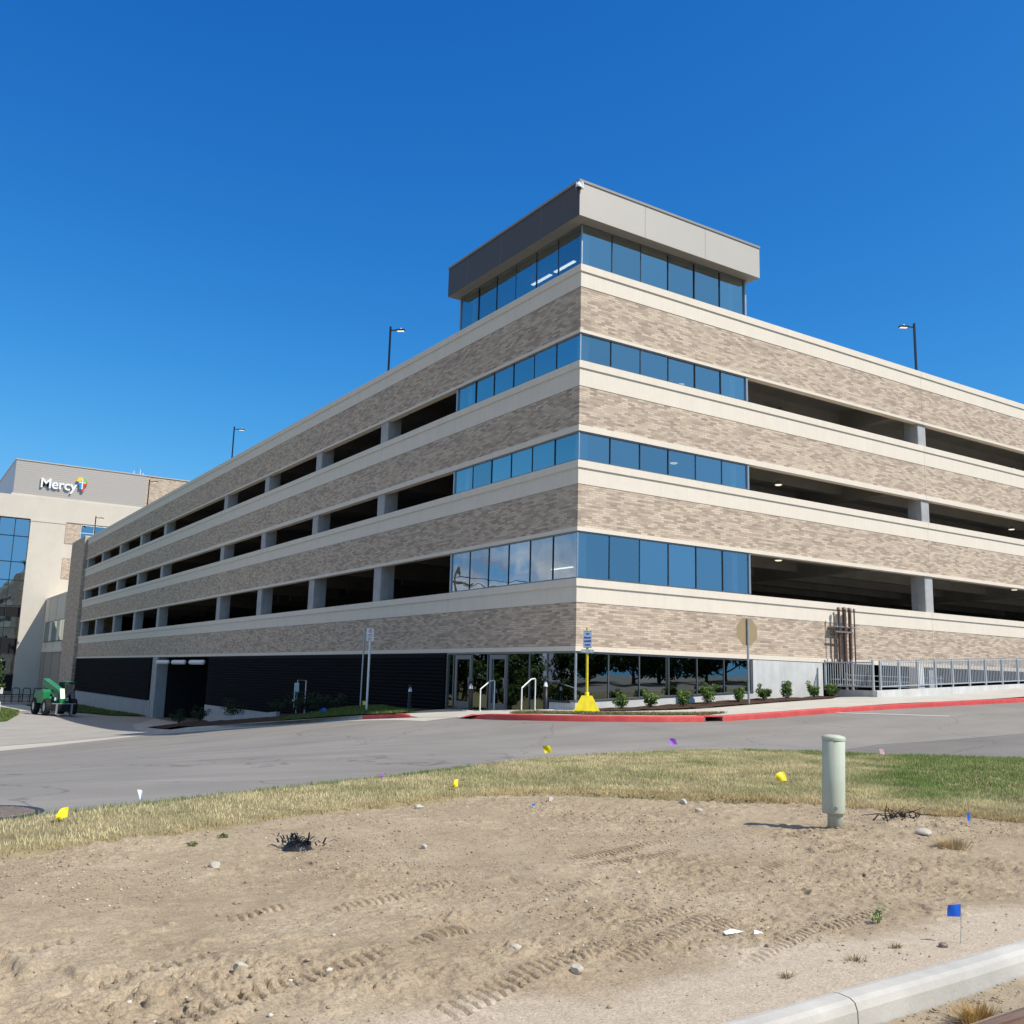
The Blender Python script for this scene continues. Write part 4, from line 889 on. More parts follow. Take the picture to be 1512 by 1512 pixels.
# back of a stop sign
x, y = 6.28, -2.1; z = float(zs(x, y))
S2 = empty('stop_sign', (x, y, z), R(-3), 'plain tan back of an octagonal road sign on a steel post', 'sign')
m = MB(); m.box((-.028, -.03, -.2), (.028, .03, 3.1), MAT['galv']); m.build('post', S2)
oct_ = [(.54*math.cos(R(22.5+45*k)), 2.62+.54*math.sin(R(22.5+45*k))) for k in range(8)]
m = MB(); m.prism(oct_, 1, .034, .04, MAT['tan_sign']); m.build('sign_panel', S2)
m = MB()
for zz_ in (2.32, 2.92): m.lathe([(.012, -.036), (.012, -.03), (0, -.036)], (0, 0, zz_), MAT['galv'], 8, 1)
m.build('bolt', S2)
# no-parking sign and the bare post beside it
x, y = -3.0, 10.3; z = float(zs(x, y))+.02
S3 = empty('no_parking_sign', (x, y, z), R(-30), 'narrow white no-parking sign on a white post by the red kerb', 'sign')
m = MB(); m.tube([(0, 0, -.1), (.0, 0, 3.45)], .045, MAT['white_paint'], 10); m.build('post', S3)
m = MB(); m.bbox((-.15, -.062, 2.93), (.15, -.05, 3.46), MAT['white_paint'], .006); sp = m.build('sign_panel', S3)
m = MB(); m.lathe([(.075, -.0640), (.055, -.0640)], (0, 0, 3.35), MAT['ink_red'], 18, 1); m.box((-.02, -.0665, 3.31), (-.005, -.0635, 3.39), MAT['ink_black']); m.box((-.005, -.0665, 3.35), (.025, -.0635, 3.39), MAT['ink_black'])
for zc, hw in ((3.21, .10), (3.15, .08), (3.06, .09), (2.99, .07)):
    xx = -hw
    while xx < hw-.015: m.box((xx, -.066, zc-.018), (xx+.018, -.0625, zc+.018*random.uniform(.4, 1)), MAT['ink_red'] if zc > 3.1 else MAT['ink_black']); xx += .028
m.build('lettering', sp)
x, y = -2.0, 13.1; z = float(zs(x, y))
S4 = empty('bare_post', (x, y, z), 0, 'thin bare grey post just left of the no-parking sign', 'post')
m = MB(); m.tube([(0, 0, -.2), (.02, 0, 3.6)], .035, MAT['galv'], 10); m.lathe([(.04, 3.58), (.04, 3.64), (0, 3.65)], (.02, 0, 0), MAT['galv'], 10); m.build('post', S4)
# bollard lights
bl = empty('bollard_light', (-2.0, 8.4, float(zs(-2.0, 8.4))), 0, 'black bollard light on the grass left of the entrance doors', 'bollard', 'bollard lights round the entrance')
m = MB(); m.lathe([(.30, -.1), (.30, .03), (0, .03)], (0, 0, 0), MAT['walk'], 20); m.build('base', bl)
m = MB(); m.lathe([(.082, .03), (.082, .80), (.0, .80)], (0, 0, 0), MAT['black_metal'], 20); m.build('post', bl)
m = MB(); m.lathe([(.08, .801), (.065, .88), (.035, .96), (.03, 1.0)], (0, 0, 0), MAT['white_letters'], 20); m.build('reflector', bl)
m = MB(); m.lathe([(.08, .98), (.085, 1.0), (.085, 1.05), (.07, 1.07), (0, 1.075)], (0, 0, 0), MAT['black_metal'], 20); m.build('cap', bl)
for k in range(3):
    a = 2.1*k; m = MB(); m.box((.074*math.cos(a)-.006, .074*math.sin(a)-.006, .8), (.074*math.cos(a)+.006, .074*math.sin(a)+.006, 1.0), MAT['black_metal']); m.build('rib', bl)
dup(bl, (-1.95, 3.72, float(zs(-1.95, 3.72))), .4, 'black bollard light between the doors and the left handrail'); dup(bl, (-1.0, .35, float(zs(-1.0, .35))), .9, 'black bollard light right of the second handrail')
# handrails
hr = empty('handrail', (-1.65, 3.0, 0), 0, 'white pipe handrail nearer the entrance doors', 'handrail', 'white handrails by the entrance')
z0 = float(zs(-2.2, 2.65)); z1 = float(zs(-1.1, 3.45)); a = Vector((-.55, -.35, z0)); b = Vector((.55, .45, z1+.0)); d = (b-a)
p = [a+Vector((0, 0, -.05)), a+Vector((0, 0, .72)), a+Vector((.0, .0, .76)), a+d*.68+Vector((0, 0, 1.06)), b+Vector((-.04, -.03, 1.08)), b+Vector((0, 0, 1.04)), b+Vector((0, 0, -.05))]
m = MB(); m.tube(p, .023, MAT['white_paint'], 10); m.build('rail', hr)
m = MB()
for q in (a, b): m.lathe([(.07, .0), (.07, .02), (.03, .025)], (q.x, q.y, q.z), MAT['galv'], 12)
m.build('base_flange', hr)
dup(hr, (-1.62, .42, float(zs(-1.6, .5))-float(zs(-1.6, 3.0))), None, 'white pipe handrail nearer the yellow sign base')
# storm inlet in the red kerb
x = 1.6; z = float(zr(x, -5))
I = empty('storm_inlet', (x, -5, z), 0, 'dark storm drain slot set into the red kerb', 'drain')
m = MB(); m.box((-.38, -.005, -.12), (.36, .5, -.06), MAT['black']); m.box((-.38, .45, -.06), (.36, .5, .12), MAT['black']); m.build('slot', I)
m = MB(); m.bbox((-.40, -.03, .135), (.39, .6, .185), MAT['red_curb'], .012); m.build('lid', I)
for xx in (-.40, .36): m = MB(); m.box((xx, -.028, -.1), (xx+.03, .45, .134), MAT['iron']); m.build('side', I)
# gas riser in the planting bed
x, y = -.75, 23.4; z = float(zs(x, y))
g = empty('meter_riser', (x, y, z), R(-30), 'grey meter riser standing against the black screens above a shrub', 'utility riser')
m = MB(); m.tube([(-.22, 0, -.1), (-.22, 0, 1.75), (.22, 0, 1.75), (.22, 0, -.1)], .045, MAT['galv'], 8); m.build('pipe_loop', g)
m = MB(); m.bbox((-.38, -.18, 1.1), (-.1, .1, 1.6), MAT['galv'], .03); m.build('meter', g); m = MB(); m.tube([(-.34, -.05, .3), (-.34, -.05, 1.1)], .05, MAT['galv'], 8); m.lathe([(.0, .58), (.12, .6), (.12, .72), (0, .74)], (-.34, -.05, 0), MAT['galv'], 12); m.build('regulator', g)

# ---- pipes, gate and fence on the right
zf = lambda x: 1.55+.0435*(x-12.7)
pr_ = empty('standpipe_bank', (14.1, -.3, 1.2), 0, 'bank of brown rusty vertical pipes on the wall behind the gate', 'pipes')
for (px_, r_, zt) in ((-.68, .024, 3.55), (-.36, .058, 3.78), (.0, .085, 3.80), (.36, .075, 3.80), (.66, .03, 3.78)):
    m = MB(); m.tube([(px_, .05 if r_ < .03 else 0, -.2), (px_, 0, zt)], r_, MAT['rust'], 12); m.lathe([(r_+.02, zt-.1), (r_+.025, zt), (0, zt+.03)], (px_, 0, 0), MAT['iron'], 10); m.build('pipe', pr_)
for zz_ in (2.95, .75):
    m = MB(); m.box((-.72, -.04, zz_), (.70, .28, zz_+.045), MAT['galv']); m.box((-.72, -.11, zz_-.23), (.42, -.085, zz_-.16), MAT['iron']); m.build('bracket', pr_)
rw = MB(); rw.prism([(12.7, .6), (60, 2.4), (60, zf(60)), (12.7, zf(12.7))], 1, -2.82, -2.62, MAT['concrete_wall']); rw.prism([(-2.62, .9), (-.7, .9), (-.7, 1.55), (-2.62, 1.55)], 0, 12.7, 12.9, MAT['concrete'])
tag(rw.build('retaining_wall'), 'low white concrete wall carrying the grey picket fence', 'wall')
F = empty('picket_fence', (13.06, -2.72, zf(13.06)), 0, 'long grey metal picket fence on the low wall right of the shrubs', 'fence')
fx = [13.06, 14.27, 15.5, 16.72, 17.94, 19.18, 20.4, 21.7, 22.98]+[22.98+1.25*k for k in range(1, 20)]
FL = Vector(F.location)
def fadd(m, name): o = m.build(name); o.parent = F; o.matrix_parent_inverse = Matrix.Translation(-FL); return o
for i, x in enumerate(fx):
    m = MB(); m.bbox((x-.035, -2.755, zf(x)-.02), (x+.035, -2.685, zf(x)+1.17), MAT['fence_grey'], .006); fadd(m, 'post')
    if i < len(fx)-1:
        x1 = fx[i+1]; m = MB(); za, zb_ = zf(x), zf(x1)
        for hh in (.12, 1.08): m.prism([(x+.036, za+hh), (x1-.036, zb_+hh), (x1-.036, zb_+hh+.045), (x+.036, za+hh+.045)], 1, -2.74, -2.70, MAT['fence_grey'])
        for k in range(1, 11):
            t = k/11; xx = x+(x1-x)*t; zz_ = za+(zb_-za)*t; m.box((xx-.011, -2.731, zz_+.165), (xx+.011, -2.709, zz_+1.08), MAT['fence_grey']); m.box((xx-.0105, -2.7305, zz_+1.125), (xx+.0105, -2.7095, zz_+1.18), MAT['fence_grey'])
        fadd(m, 'picket_panel')
gt = empty('gate', (12.8, -1.4, 1.55), 0, 'short grey barred gate between two posts left of the fence', 'gate')
for y in (-.28, -1.62, -2.58):
    m = MB(); m.bbox((-.04, y+1.4-.04, -.02), (.04, y+1.4+.04, 1.2), MAT['fence_grey'], .006); m.build('post', gt)
for (ya, yb) in ((-.32, -1.58), (-1.66, -2.54)):
    m = MB()
    for hh in (.12, 1.08): m.box((-.02, yb+1.4, hh), (.02, ya+1.4, hh+.045), MAT['fence_grey'])
    for k in range(1, 11): y = ya+(yb-ya)*k/11+1.4; m.box((-.011, y-.011, .165), (.011, y+.011, 1.08), MAT['fence_grey'])
    m.build('bar_panel', gt)
# guard rails and cabinet in the sunken strip behind the fence
GRL = empty('guard_rail', (13.2, -.6, 1.2), 0, 'pale horizontal guard rails behind the picket fence', 'railing')
for zz_ in (.28, .50, .72, .94):
    m = MB(); m.box((.6, -.03, zz_), (7.3, .03, zz_+.035), MAT['galv']); m.build('rail', GRL)
for xx in (.6, 2.8, 5.0, 7.2): m = MB(); m.box((xx, .031, -1.2), (xx+.07, .1, 1.06), MAT['galv']); m.build('post', GRL)
cb = empty('utility_cabinet', (16.95, -1.7, 1.62), 0, 'pale utility cabinet standing behind the fence', 'cabinet')
m = MB(); m.bbox((-.26, -.2, 0), (.26, .2, .95), MAT['precast'], .02); m.build('body', cb); m = MB(); m.box((-.22, -.206, .08), (.22, -.201, .87), MAT['white_paint']); m.build('door', cb)
tag(st(strip('areaway_floor', [(12.9,-2.6),(62,-2.6)], [(12.9,.1),(62,.1)], 60, 4, lambda x, y: -.6+0*x+0*y, 0, MAT['slab'])))

# ================================================================== PLANTS
def leaf_cloud(name, blobs, n, size, tones, parent=None, mat='leaves', flat=.35):
    """many small leaf quads spread through ellipsoid clumps; lit tops, dark hearts"""
    B = np.array(blobs, float); wgt = (B[:, 3]*B[:, 4]*B[:, 5])**.67; k = rng.choice(len(B), n, p=wgt/wgt.sum())
    d = rng.normal(size=(n, 3)); d /= np.linalg.norm(d, axis=1)[:, None]; r_ = rng.uniform(.35, 1.08, n)**.6
    C_ = B[k, :3]+d*r_[:, None]*B[k, 3:6]; sz = size*rng.uniform(.6, 1.3, n)
    u = rng.normal(size=(n, 3)); u /= np.linalg.norm(u, axis=1)[:, None]; w = np.cross(u, d+rng.normal(size=(n, 3))*.5); w /= np.linalg.norm(w, axis=1)[:, None]+1e-9
    V = np.stack([C_-u*sz[:, None], C_+w*sz[:, None]*.5, C_+u*sz[:, None], C_-w*sz[:, None]*.5], 1).reshape(-1, 3); F = np.arange(4*n).reshape(n, 4)
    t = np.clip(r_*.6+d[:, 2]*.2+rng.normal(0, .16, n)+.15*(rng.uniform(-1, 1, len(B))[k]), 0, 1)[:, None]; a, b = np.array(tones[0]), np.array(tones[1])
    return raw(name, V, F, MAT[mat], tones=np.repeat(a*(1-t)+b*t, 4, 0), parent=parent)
def shrub(label, loc, s, rz, seed, tones=((.04, .085, .02), (.24, .35, .08)), n=520, group='young shrubs in the mulch bed', cat='shrub', name='shrub', sq=1.0):
    e = empty(name, loc, rz, label, cat, group); r_ = random.Random(seed); m = MB(); blobs = []
    for k in range(9):
        a = r_.uniform(0, 6.28); l = r_.uniform(.45, 1.0)*s; o = r_.uniform(.15, .55)*s*sq
        tip = Vector((math.cos(a)*o, math.sin(a)*o, l)); m.tube([(0, 0, -.03), tip*.5+Vector((0, 0, .06*s)), tip], [.012*s+.003, .008*s+.002, .004], MAT['bark'], 5)
        blobs.append((*tip, .20*s*sq, .20*s*sq, .17*s)); blobs.append((tip.x*.7, tip.y*.7, tip.z*.62, .20*s*sq, .20*s*sq, .18*s))
    blobs.append((0, 0, .34*s, .42*s*sq, .42*s*sq, .33*s)); blobs.append((0, 0, .5*s, .36*s*sq, .36*s*sq, .3*s))
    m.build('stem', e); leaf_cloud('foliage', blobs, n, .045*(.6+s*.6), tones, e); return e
NM = ['rounded green shrub just right of the yellow sign base', 'second shrub from the yellow sign base in the bed', 'third shrub from the yellow base below the window', 'tall-sprigged fourth shrub from the yellow base', 'green shrub just left of the octagonal sign post', 'green shrub just right of the octagonal sign post', 'bushy shrub against the middle of the pale concrete wall', 'small loose shrub third from the fence wall end', 'dense dark shrub against the end of the low fence wall']
for i, (x, s) in enumerate(((1.25, .62), (2.62, .66), (4.05, .60), (5.45, .72), (7.0, .60), (8.25, .62), (9.75, .66), (11.2, .56), (12.25, .55))):
    y = -.95+.1*math.sin(i*2.3); shrub(NM[i], (x, y, float(zs(x, y))+.03), s*(.84+.16*((i*5) % 4)/3), i*1.1, 100+i, sq=.85 if i != 8 else 1.1, n=900 if i != 8 else 1200)
DK = ((.012, .03, .012), (.05, .085, .035))
for i, (x, y, s, l) in enumerate(((-1.5, 21.6, 1.05, 'dark shrub at the foot of the grey meter riser'), (-1.5, 18.9, .95, 'dark wide shrub right of the meter riser'), (-1.3, 17.2, .8, 'low dark shrub nearest the sunlit verge'), (-1.9, 31.2, 1.15, 'upright dark shrub at the garage entrance side of the bed'), (-3.0, 34.2, .9, 'low dark shrub beside the garage entrance drive'), (-3.6, 36.5, .8, 'lowest dark shrub nearest the entrance drive kerb'), (-1.0, 26.2, .85, 'sparse dark shrub midway along the black screens'))):
    shrub(l, (x, y, float(zs(x, y))), s, i, 200+i, DK, 700, 'dark shrubs along the black screens', sq=1.25)
def tree(loc, h, w, seed, label, tones, group, n=5200, first={}, key=None, cat='tree'):
    e = empty('tree', loc, seed*1.3, label, cat, group); r_ = random.Random(seed)
    if key in first:
        for ch in first[key]: c = ch.copy(); COL.objects.link(c); c.parent = e
        sc = h/first[key+'_h']; e.scale = (sc, sc, sc); return e
    m = MB(); m.tube([(0, 0, -.4), (.05, .02, h*.25), (-.04, .06, h*.55), (.03, 0, h*.9)], [h*.028, h*.021, h*.013, h*.004], MAT['bark'], 9); blobs = []
    for k in range(13):
        a = k*2.4+r_.uniform(-.4, .4); t = .22+.65*k/13; l = w*(1.05-.75*abs(t-.42))*r_.uniform(.6, 1.0); z = h*t
        tip = Vector((math.cos(a)*l, math.sin(a)*l, z+h*.12)); m.tube([(0, 0, z*.92), tip*.5+Vector((0, 0, z*.48)), tip], [h*.010, h*.006, h*.002], MAT['bark'], 6)
        q = w*r_.uniform(.28, .46); blobs.append((*tip, q, q, q*.8)); blobs.append((tip.x*.55, tip.y*.55, tip.z*.98, q*.9, q*.9, q*.7))
    blobs.append((0, 0, h*.93, w*.4, w*.4, h*.1))
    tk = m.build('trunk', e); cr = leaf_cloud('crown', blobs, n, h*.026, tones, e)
    if key: first[key] = [tk, cr]; first[key+'_h'] = h
    return e
TD = ((.018, .04, .012), (.085, .13, .035))
# the trees that the glass reflects (behind and left of the viewer), standing on the slope
for i, (x, y, h, l) in enumerate(((-31, 60, 9.5, 'tall dark green tree first in the row mirrored by the storefront'), (-34, 57, 8.0, 'rounded tree second in the row mirrored by the storefront'), (-38, 62, 10.5, 'tallest tree in the row mirrored by the storefront'), (-40, 53, 8.5, 'broad tree fourth in the mirrored row'), (-44, 50, 9.5, 'dense tree fifth in the mirrored row'), (-49, 47, 8.5, 'leafy tree sixth in the mirrored row'), (-54, 42, 9.0, 'last tree of the mirrored row'))):
    tree((x, y, float(zr(x, y))-.1), h, h*.36, i+1, l, TD, 'trees across the road mirrored in the glass', key='row')
ORD = ['first', 'second', 'third', 'fourth', 'fifth', 'sixth', 'seventh', 'eighth', 'ninth', 'tenth', 'eleventh', 'last']
for i in range(12):
    t_ = i/11; x, y = 27+t_*37+(3 if i % 2 else 0), -50+t_*16-(5 if i % 2 else 0); h = 7.5+1.8*((i*7) % 5)/4
    tree((x, y, float(zp(x, y))-1.4), h, h*.36, i+11, ORD[i]+' tree of the belt beyond the parking lot mirrored by the long window', TD, 'trees beyond the parking lot', key='row')
for i, (x, y) in enumerate(((-27, 50), (-29.5, 48), (-33, 47), (-36, 45), (-39, 41))):
    shrub(['yellowing bush first in the line across the road', 'yellowing bush second in the line across the road', 'yellowing bush third in the line across the road', 'yellowing bush fourth in the line across the road', 'yellowing bush last in the line across the road'][i], (x, y, float(zr(x, y))), 1.6, i, 300+i, ((.12, .10, .02), (.42, .33, .06)), 500, 'yellow bushes across the road', sq=1.1)
tree((-13.2, 53.6, float(zr(-13.5, 53))+.02), 4.2, 1.25, 31, 'young leafy tree at the left edge beside the lawn', ((.04, .07, .02), (.17, .22, .08)), 'lawn tree', n=1700)
# utility poles and wires seen mirrored in the second-storey glass
U = empty('utility_pole', (-38, 73, -3.2), 0, 'leaning brown wooden utility pole beyond the road', 'utility pole', 'wooden poles beyond the road')
m = MB(); m.tube([(0, 0, -.5), (.6, 0, 17.5)], [.28, .19], MAT['bark'], 10); m.build('pole', U)
m = MB(); m.box((-.8, -.08, 15.9), (1.9, .08, 16.1), MAT['bark']); m.build('crossarm', U)
for xx in (-.6, .1, 1.1, 1.7): m = MB(); m.lathe([(.05, 0), (.08, .08), (.05, .16), (.07, .22), (0, .25)], (xx, 0, 16.1), MAT['white_paint'], 8); m.build('insulator', U)
dup(U, (-70, 38, -3.6), .2, 'brown wooden utility pole farther down the road')
for i, (dz, dx, l) in enumerate(((13.4, 1.6, 'upper power line between the wooden poles'), (12.6, -.4, 'middle power line between the wooden poles'), (10.2, .4, 'lower power line between the wooden poles'), (9.7, .3, 'lowest sagging cable between the wooden poles'))):
    a = Vector((-38+dx, 73, dz)); b = Vector((-70+dx, 38, dz-.4)); c = Vector((20+dx, 128, dz+2)); 
    m = MB(); m.tube([a.lerp(b, t)-Vector((0, 0, (1.0+.3*i)*4*t*(1-t))) for t in np.linspace(0, 1, 14)], .045, MAT['ink_black'], 5); tag(m.build('power_line'), l, 'cable', 'cables between the wooden poles')

# ================================================================== SMALL THINGS ON THE ISLAND
def dz(x, y): return float(dirt_h(np.array([x]), np.array([y]))[0])
x, y = -10.95, -19.45; z = dz(x, y)
pd = empty('utility_marker', (x, y, z), R(-40), 'pale green tubular utility marker post leaning in the dirt', 'marker post')
pd.rotation_euler = (R(1.0), R(1.5), R(-40))
m = MB(); m.lathe([(0, -.1), (.088, -.1), (.088, .17)], (.02, 0, 0), MAT['ped_green'], 28); m.build('stub', pd)
m = MB(); m.lathe([(.093, .165), (.128, .17), (.130, .19), (.128, 1.01), (.118, 1.02)], (0, 0, 0), MAT['ped_green'], 32); m.build('tube', pd)
m = MB(); m.lathe([(.134, 1.0), (.135, 1.028), (.130, 1.04), (.07, 1.058), (0, 1.062)], (0, 0, 0), MAT['ped_green'], 32); m.build('cap', pd)
m = MB(); m.lathe([(.018, -.137), (.018, -.128), (0, -.137)], (0, 0, .24), MAT['galv'], 10, 1); m.build('bolt', pd)
def flag(x, y, h, mat, label, fw, fh, tilt=(0, 0), rz=0., flip=1, crump=.25, seed=1, zg=None):
    z = zg if zg is not None else dz(x, y); fw *= .85; fh *= .85; e = empty('marking_flag', (x, y, z), rz, label, 'marking flag', 'small utility marking flags'); r_ = random.Random(seed)
    tx, ty = tilt; top = Vector((tx*h, ty*h, h))
    m = MB(); m.tube([(0, 0, -.05), top*.5+Vector((.006, 0, 0)), top], .0022, MAT['galv'], 5); m.build('wire', e)
    n1, n2 = 7, 6; V = []; ph = r_.uniform(0, 6)
    dn = (top/h); 
    for i in range(n1):
        for j in range(n2):
            u = i/(n1-1); v = j/(n2-1); p = top-dn*(v*fh)+Vector((flip*u*fw, 0, 0))
            p += Vector((0, crump*fw*u*math.sin(ph+u*3.5+v*2.2), -crump*.9*fw*u*u*(.6+.5*math.sin(ph+v*3)))); V.append(p)
    F_ = [(i*n2+j, (i+1)*n2+j, (i+1)*n2+j+1, i*n2+j+1) for i in range(n1-1) for j in range(n2-1)]
    m = MB(); m.add(V, F_, MAT[mat], True); m.build('flag', e); return e
gz = lambda x, y: max(.0, float(zr(x, y)))+.03
flag(-18.62, -16.0, .20, 'flag_yellow', 'crumpled yellow flag lowest in the grass at far left', .17, .12, (.1, 0), .2, -1, .5, 1, .03)
flag(-17.6, -14.78, .2, 'flag_white', 'white flag folded over at the road edge on the left', .08, .13, (-.35, .1), -.5, 1, .55, 2, .03)
flag(-13.75, -13.35, .13, 'flag_purple', 'small pale purple flag low in the green grass edge', .10, .07, (.2, 0), .3, -1, .5, 3, .05)
flag(-13.3, -14.85, .17, 'flag_yellow', 'crumpled yellow flag in straw grass above the black netting', .16, .12, (.1, .1), .1, -1, .5, 4, .05)
flag(-9.1, -11.45, .30, 'flag_yellow', 'yellow flag standing at the road edge left of the purple one', .17, .15, (-.45, 0), -.4, -1, .2, 5, .08)
flag(-5.1, -10.65, .32, 'flag_purple', 'bright purple flag standing tilted at the road edge', .17, .15, (-.35, 0), -.4, -1, .2, 6, .1)
flag(-8.34, -14.4, .09, 'flag_red', 'orange-red flag lying flat in the straw grass', .19, .10, (.3, 0), .1, -1, .3, 7, .06)
flag(-8.1, -16.35, .27, 'flag_yellow', 'bright yellow flag just left of the green marker post', .19, .16, (-.2, .2), -.5, -1, .2, 8, .03)
flag(-1.75, -13.4, .24, 'flag_pink', 'pale pink flag at the road edge right of the marker post', .17, .13, (-.1, 0), -.3, 1, .25, 9, .1)
flag(-8.95, -19.9, .14, 'flag_blue', 'small torn blue flag at the turf edge on the right', .06, .12, (.1, 0), .2, -1, .3, 10)
flag(-12.95, -16.2, .03, 'flag_blue', 'tiny blue scrap of flag lying at the dirt edge', .09, .05, (.2, 0), .4, 1, .3, 11)
flag(-14.28, -23.1, .245, 'flag_blue', 'nearest bright blue flag standing by the pale kerb', .098, .092, (.08, .02), R(-33), -1, .12, 12)
flag(-3.5, 13.4, .22, 'flag_blue', 'bright blue flag on the far verge beside the road kerb', .25, .2, (0, 0), -.5, -1, .2, 13, float(zs(-3.5, 13.4))+.05)
flag(-2.6, 11.6, .4, 'flag_yellow', 'yellow flag between the two posts on the far verge', .2, .2, (0, 0), -.5, 1, .3, 14, float(zs(-2.6, 11.6))+.05)
# manhole
zz_ = float(zr(-19.5, -14.3)); mh = empty('manhole_cover', (-19.2, -14.42, zz_+.006), R(20), 'round rusty manhole cover in the road at the left edge', 'manhole cover')
m = MB(); m.lathe([(.62, 0), (.60, .012), (.52, .014), (.50, .006)], (0, 0, 0), MAT['ink_black'], 40); m.build('frame', mh)
m = MB(); m.lathe([(.50, .0), (.495, .010), (0, .010)], (0, 0, 0), MAT['iron'], 40)
for k in range(-6, 7):
    l = math.sqrt(max(0, .47**2-(k*.07)**2)); m.box((-l, k*.07-.012, .0101), (l, k*.07+.012, .020), MAT['iron'])
m.build('lid', mh)
# black plastic netting clump
nt_ = MB(); r_ = random.Random(5)
for k in range(150):
    a = Vector((r_.gauss(0, .085), r_.gauss(0, .07), r_.uniform(.0, .09))); d = Vector((r_.gauss(0, 1), r_.gauss(0, .8), r_.uniform(-.1, .8))).normalized()*r_.uniform(.04, .12); s_ = Vector((-d.y, d.x, 0)).normalized()*r_.uniform(.004, .014)
    mid = a+d*.6+Vector((0, 0, .02)); tip = a+d; tip.z = max(tip.z, .004); mid.z = max(mid.z, .01)
    nt_.add([a-s_, a+s_, mid+s_*.8, mid-s_*.8, tip], [(0, 1, 2, 3), (3, 2, 4)], MAT['dark_plastic'])
nt_.lathe([(0, -.02), (.15, -.012), (.12, .025), (.06, .06), (0, .065)], (0, 0, 0), MAT['dark_plastic'], 14, smooth=False)
o = nt_.build('plastic_netting'); o.location = (-16.85, -17.88, dz(-16.85, -17.88)); o.rotation_euler = (0, 0, R(-25)); tag(o, 'crumpled clump of black plastic netting on the dirt', 'debris')
# individual stones
def stone(loc, s, mat, label, seed, fl=.65):
    bm = bmesh.new(); bmesh.ops.create_icosphere(bm, subdivisions=3, radius=1); r_ = random.Random(seed); ax = [Vector((r_.gauss(0, 1), r_.gauss(0, 1), r_.gauss(0, 1))).normalized() for _ in range(9)]; cu_ = [r_.uniform(.55, .9) for _ in ax]
    for v in bm.verts:
        for a, c in zip(ax, cu_):
            dd = v.co.dot(a)
            if dd > c: v.co -= a*(dd-c)
        v.co.x *= s; v.co.y *= s*.75; v.co.z *= s*fl
    m = MB(); m.addbm(bm, mat); o = m.build('stone'); o.location = (loc[0], loc[1], dz(*loc)+s*fl*.35); o.rotation_euler = (0, 0, seed); return tag(o, label, 'stone', 'stones lying on the dirt')
stone((-17.87, -18.62), .06, MAT['stone'], 'lone tan stone in the dirt below the netting', 1); stone((-10.2, -20.1), .11, MAT['pale_stone'], 'pale oblong stone just right of the green marker post', 2, .5)
stone((-14.45, -23.09), .035, MAT['iron'], 'dark round lump at the foot of the nearest blue flag', 3); stone((-10.75, -16.75), .075, MAT['pale_stone'], 'pale pebble left of centre along the turf edge', 4)
stone((-11.2, -17.5), .06, MAT['pale_stone'], 'white stone alone above the post shadow', 5); stone((-14.5, -15.95), .065, MAT['pale_stone'], 'white stone near the turf edge left of centre', 6)
stone((-12.4, -15.85), .06, MAT['pale_stone'], 'grey stone beside the tiny blue scrap', 7); stone((-8.9, -20.7), .06, MAT['iron'], 'reddish stone near the right dirt edge', 8)
stone((-18.62, -21.62), .045, MAT['stone'], 'tan clod in the churned soil left of the tyre track', 9); stone((-16.95, -22.45), .05, MAT['stone'], 'flat pale stone near the bottom beside the track', 10); stone((-15.75, -18.4), .05, MAT['stone'], 'pale flat stone right of the netting', 11); stone((-17.0, -21.9), .045, MAT['stone'], 'small round stone beside the long tyre track', 12)
# weeds, dry tufts, roots, scraps
def sprig(loc, s, n, label, cols, name, cat, seed, zoff=0, spread=.6, wid=.006, group=None, zb=None):
    r_ = np.random.default_rng(seed); P = np.c_[r_.normal(0, s*.35, n), r_.normal(0, s*.28, n)]; a = np.array(cols[0]); b = np.array(cols[1]); t = r_.uniform(0, 1, (n, 1))
    h = r_.uniform(.4, 1, n)*s*.55; d = P/(np.linalg.norm(P, axis=1)[:, None]+1e-6); l = spread*s*r_.uniform(.2, 1, n); q = np.c_[-d[:, 1], d[:, 0]]*wid
    V = np.stack([np.c_[P-q, np.zeros(n)], np.c_[P+q, np.zeros(n)], np.c_[P+d*l[:, None], h]], 1).reshape(-1, 3)
    o = raw(name, V, np.arange(3*n).reshape(n, 3), MAT['blades'], tones=np.repeat(a*(1-t)+b*t, 3, 0)); o.location = (loc[0], loc[1], (dz(*loc) if zb is None else zb)+zoff); return tag(o, label, cat, group)
sprig((-10.75, -20.8), .22, 420, 'dry straw grass tuft lying on the dirt at right', ((.62, .50, .30), (.44, .34, .19)), 'dry_grass_tuft', 'grass tuft', 1, .0, .5)
sprig((-15.22, -23.78), .16, 420, 'golden dry grass clump on the asphalt against the kerb', ((.52, .36, .13), (.34, .20, .07)), 'dry_grass_tuft', 'grass tuft', 2, .035, .5, .004, zb=float(zp(-15, 0)))
sprig((-15.25, -23.02), .07, 60, 'small withered weed in the sandy strip by the kerb', ((.36, .27, .15), (.22, .16, .08)), 'weed', 'weed', 3, 0, .6, .003, 'withered weeds in the sandy strip'); sprig((-15.9, -23.05), .06, 50, 'faint withered weed nearest the kerb end', ((.36, .27, .15), (.22, .16, .08)), 'weed', 'weed', 4, 0, .6, .003, 'withered weeds in the sandy strip'); sprig((-14.75, -22.95), .06, 60, 'withered weed in the sand left of the nearest blue flag', ((.36, .27, .15), (.22, .16, .08)), 'weed', 'weed', 14, 0, .6, .003, 'withered weeds in the sandy strip')
w = empty('weed', (-14.30, -22.5, dz(-14.3, -22.5)), 0, 'small bright green weed growing in the tyre-marked dirt', 'weed'); m = MB(); m.tube([(0, 0, -.02), (.01, 0, .07)], .003, MAT['bark'], 5); m.build('stem', w)
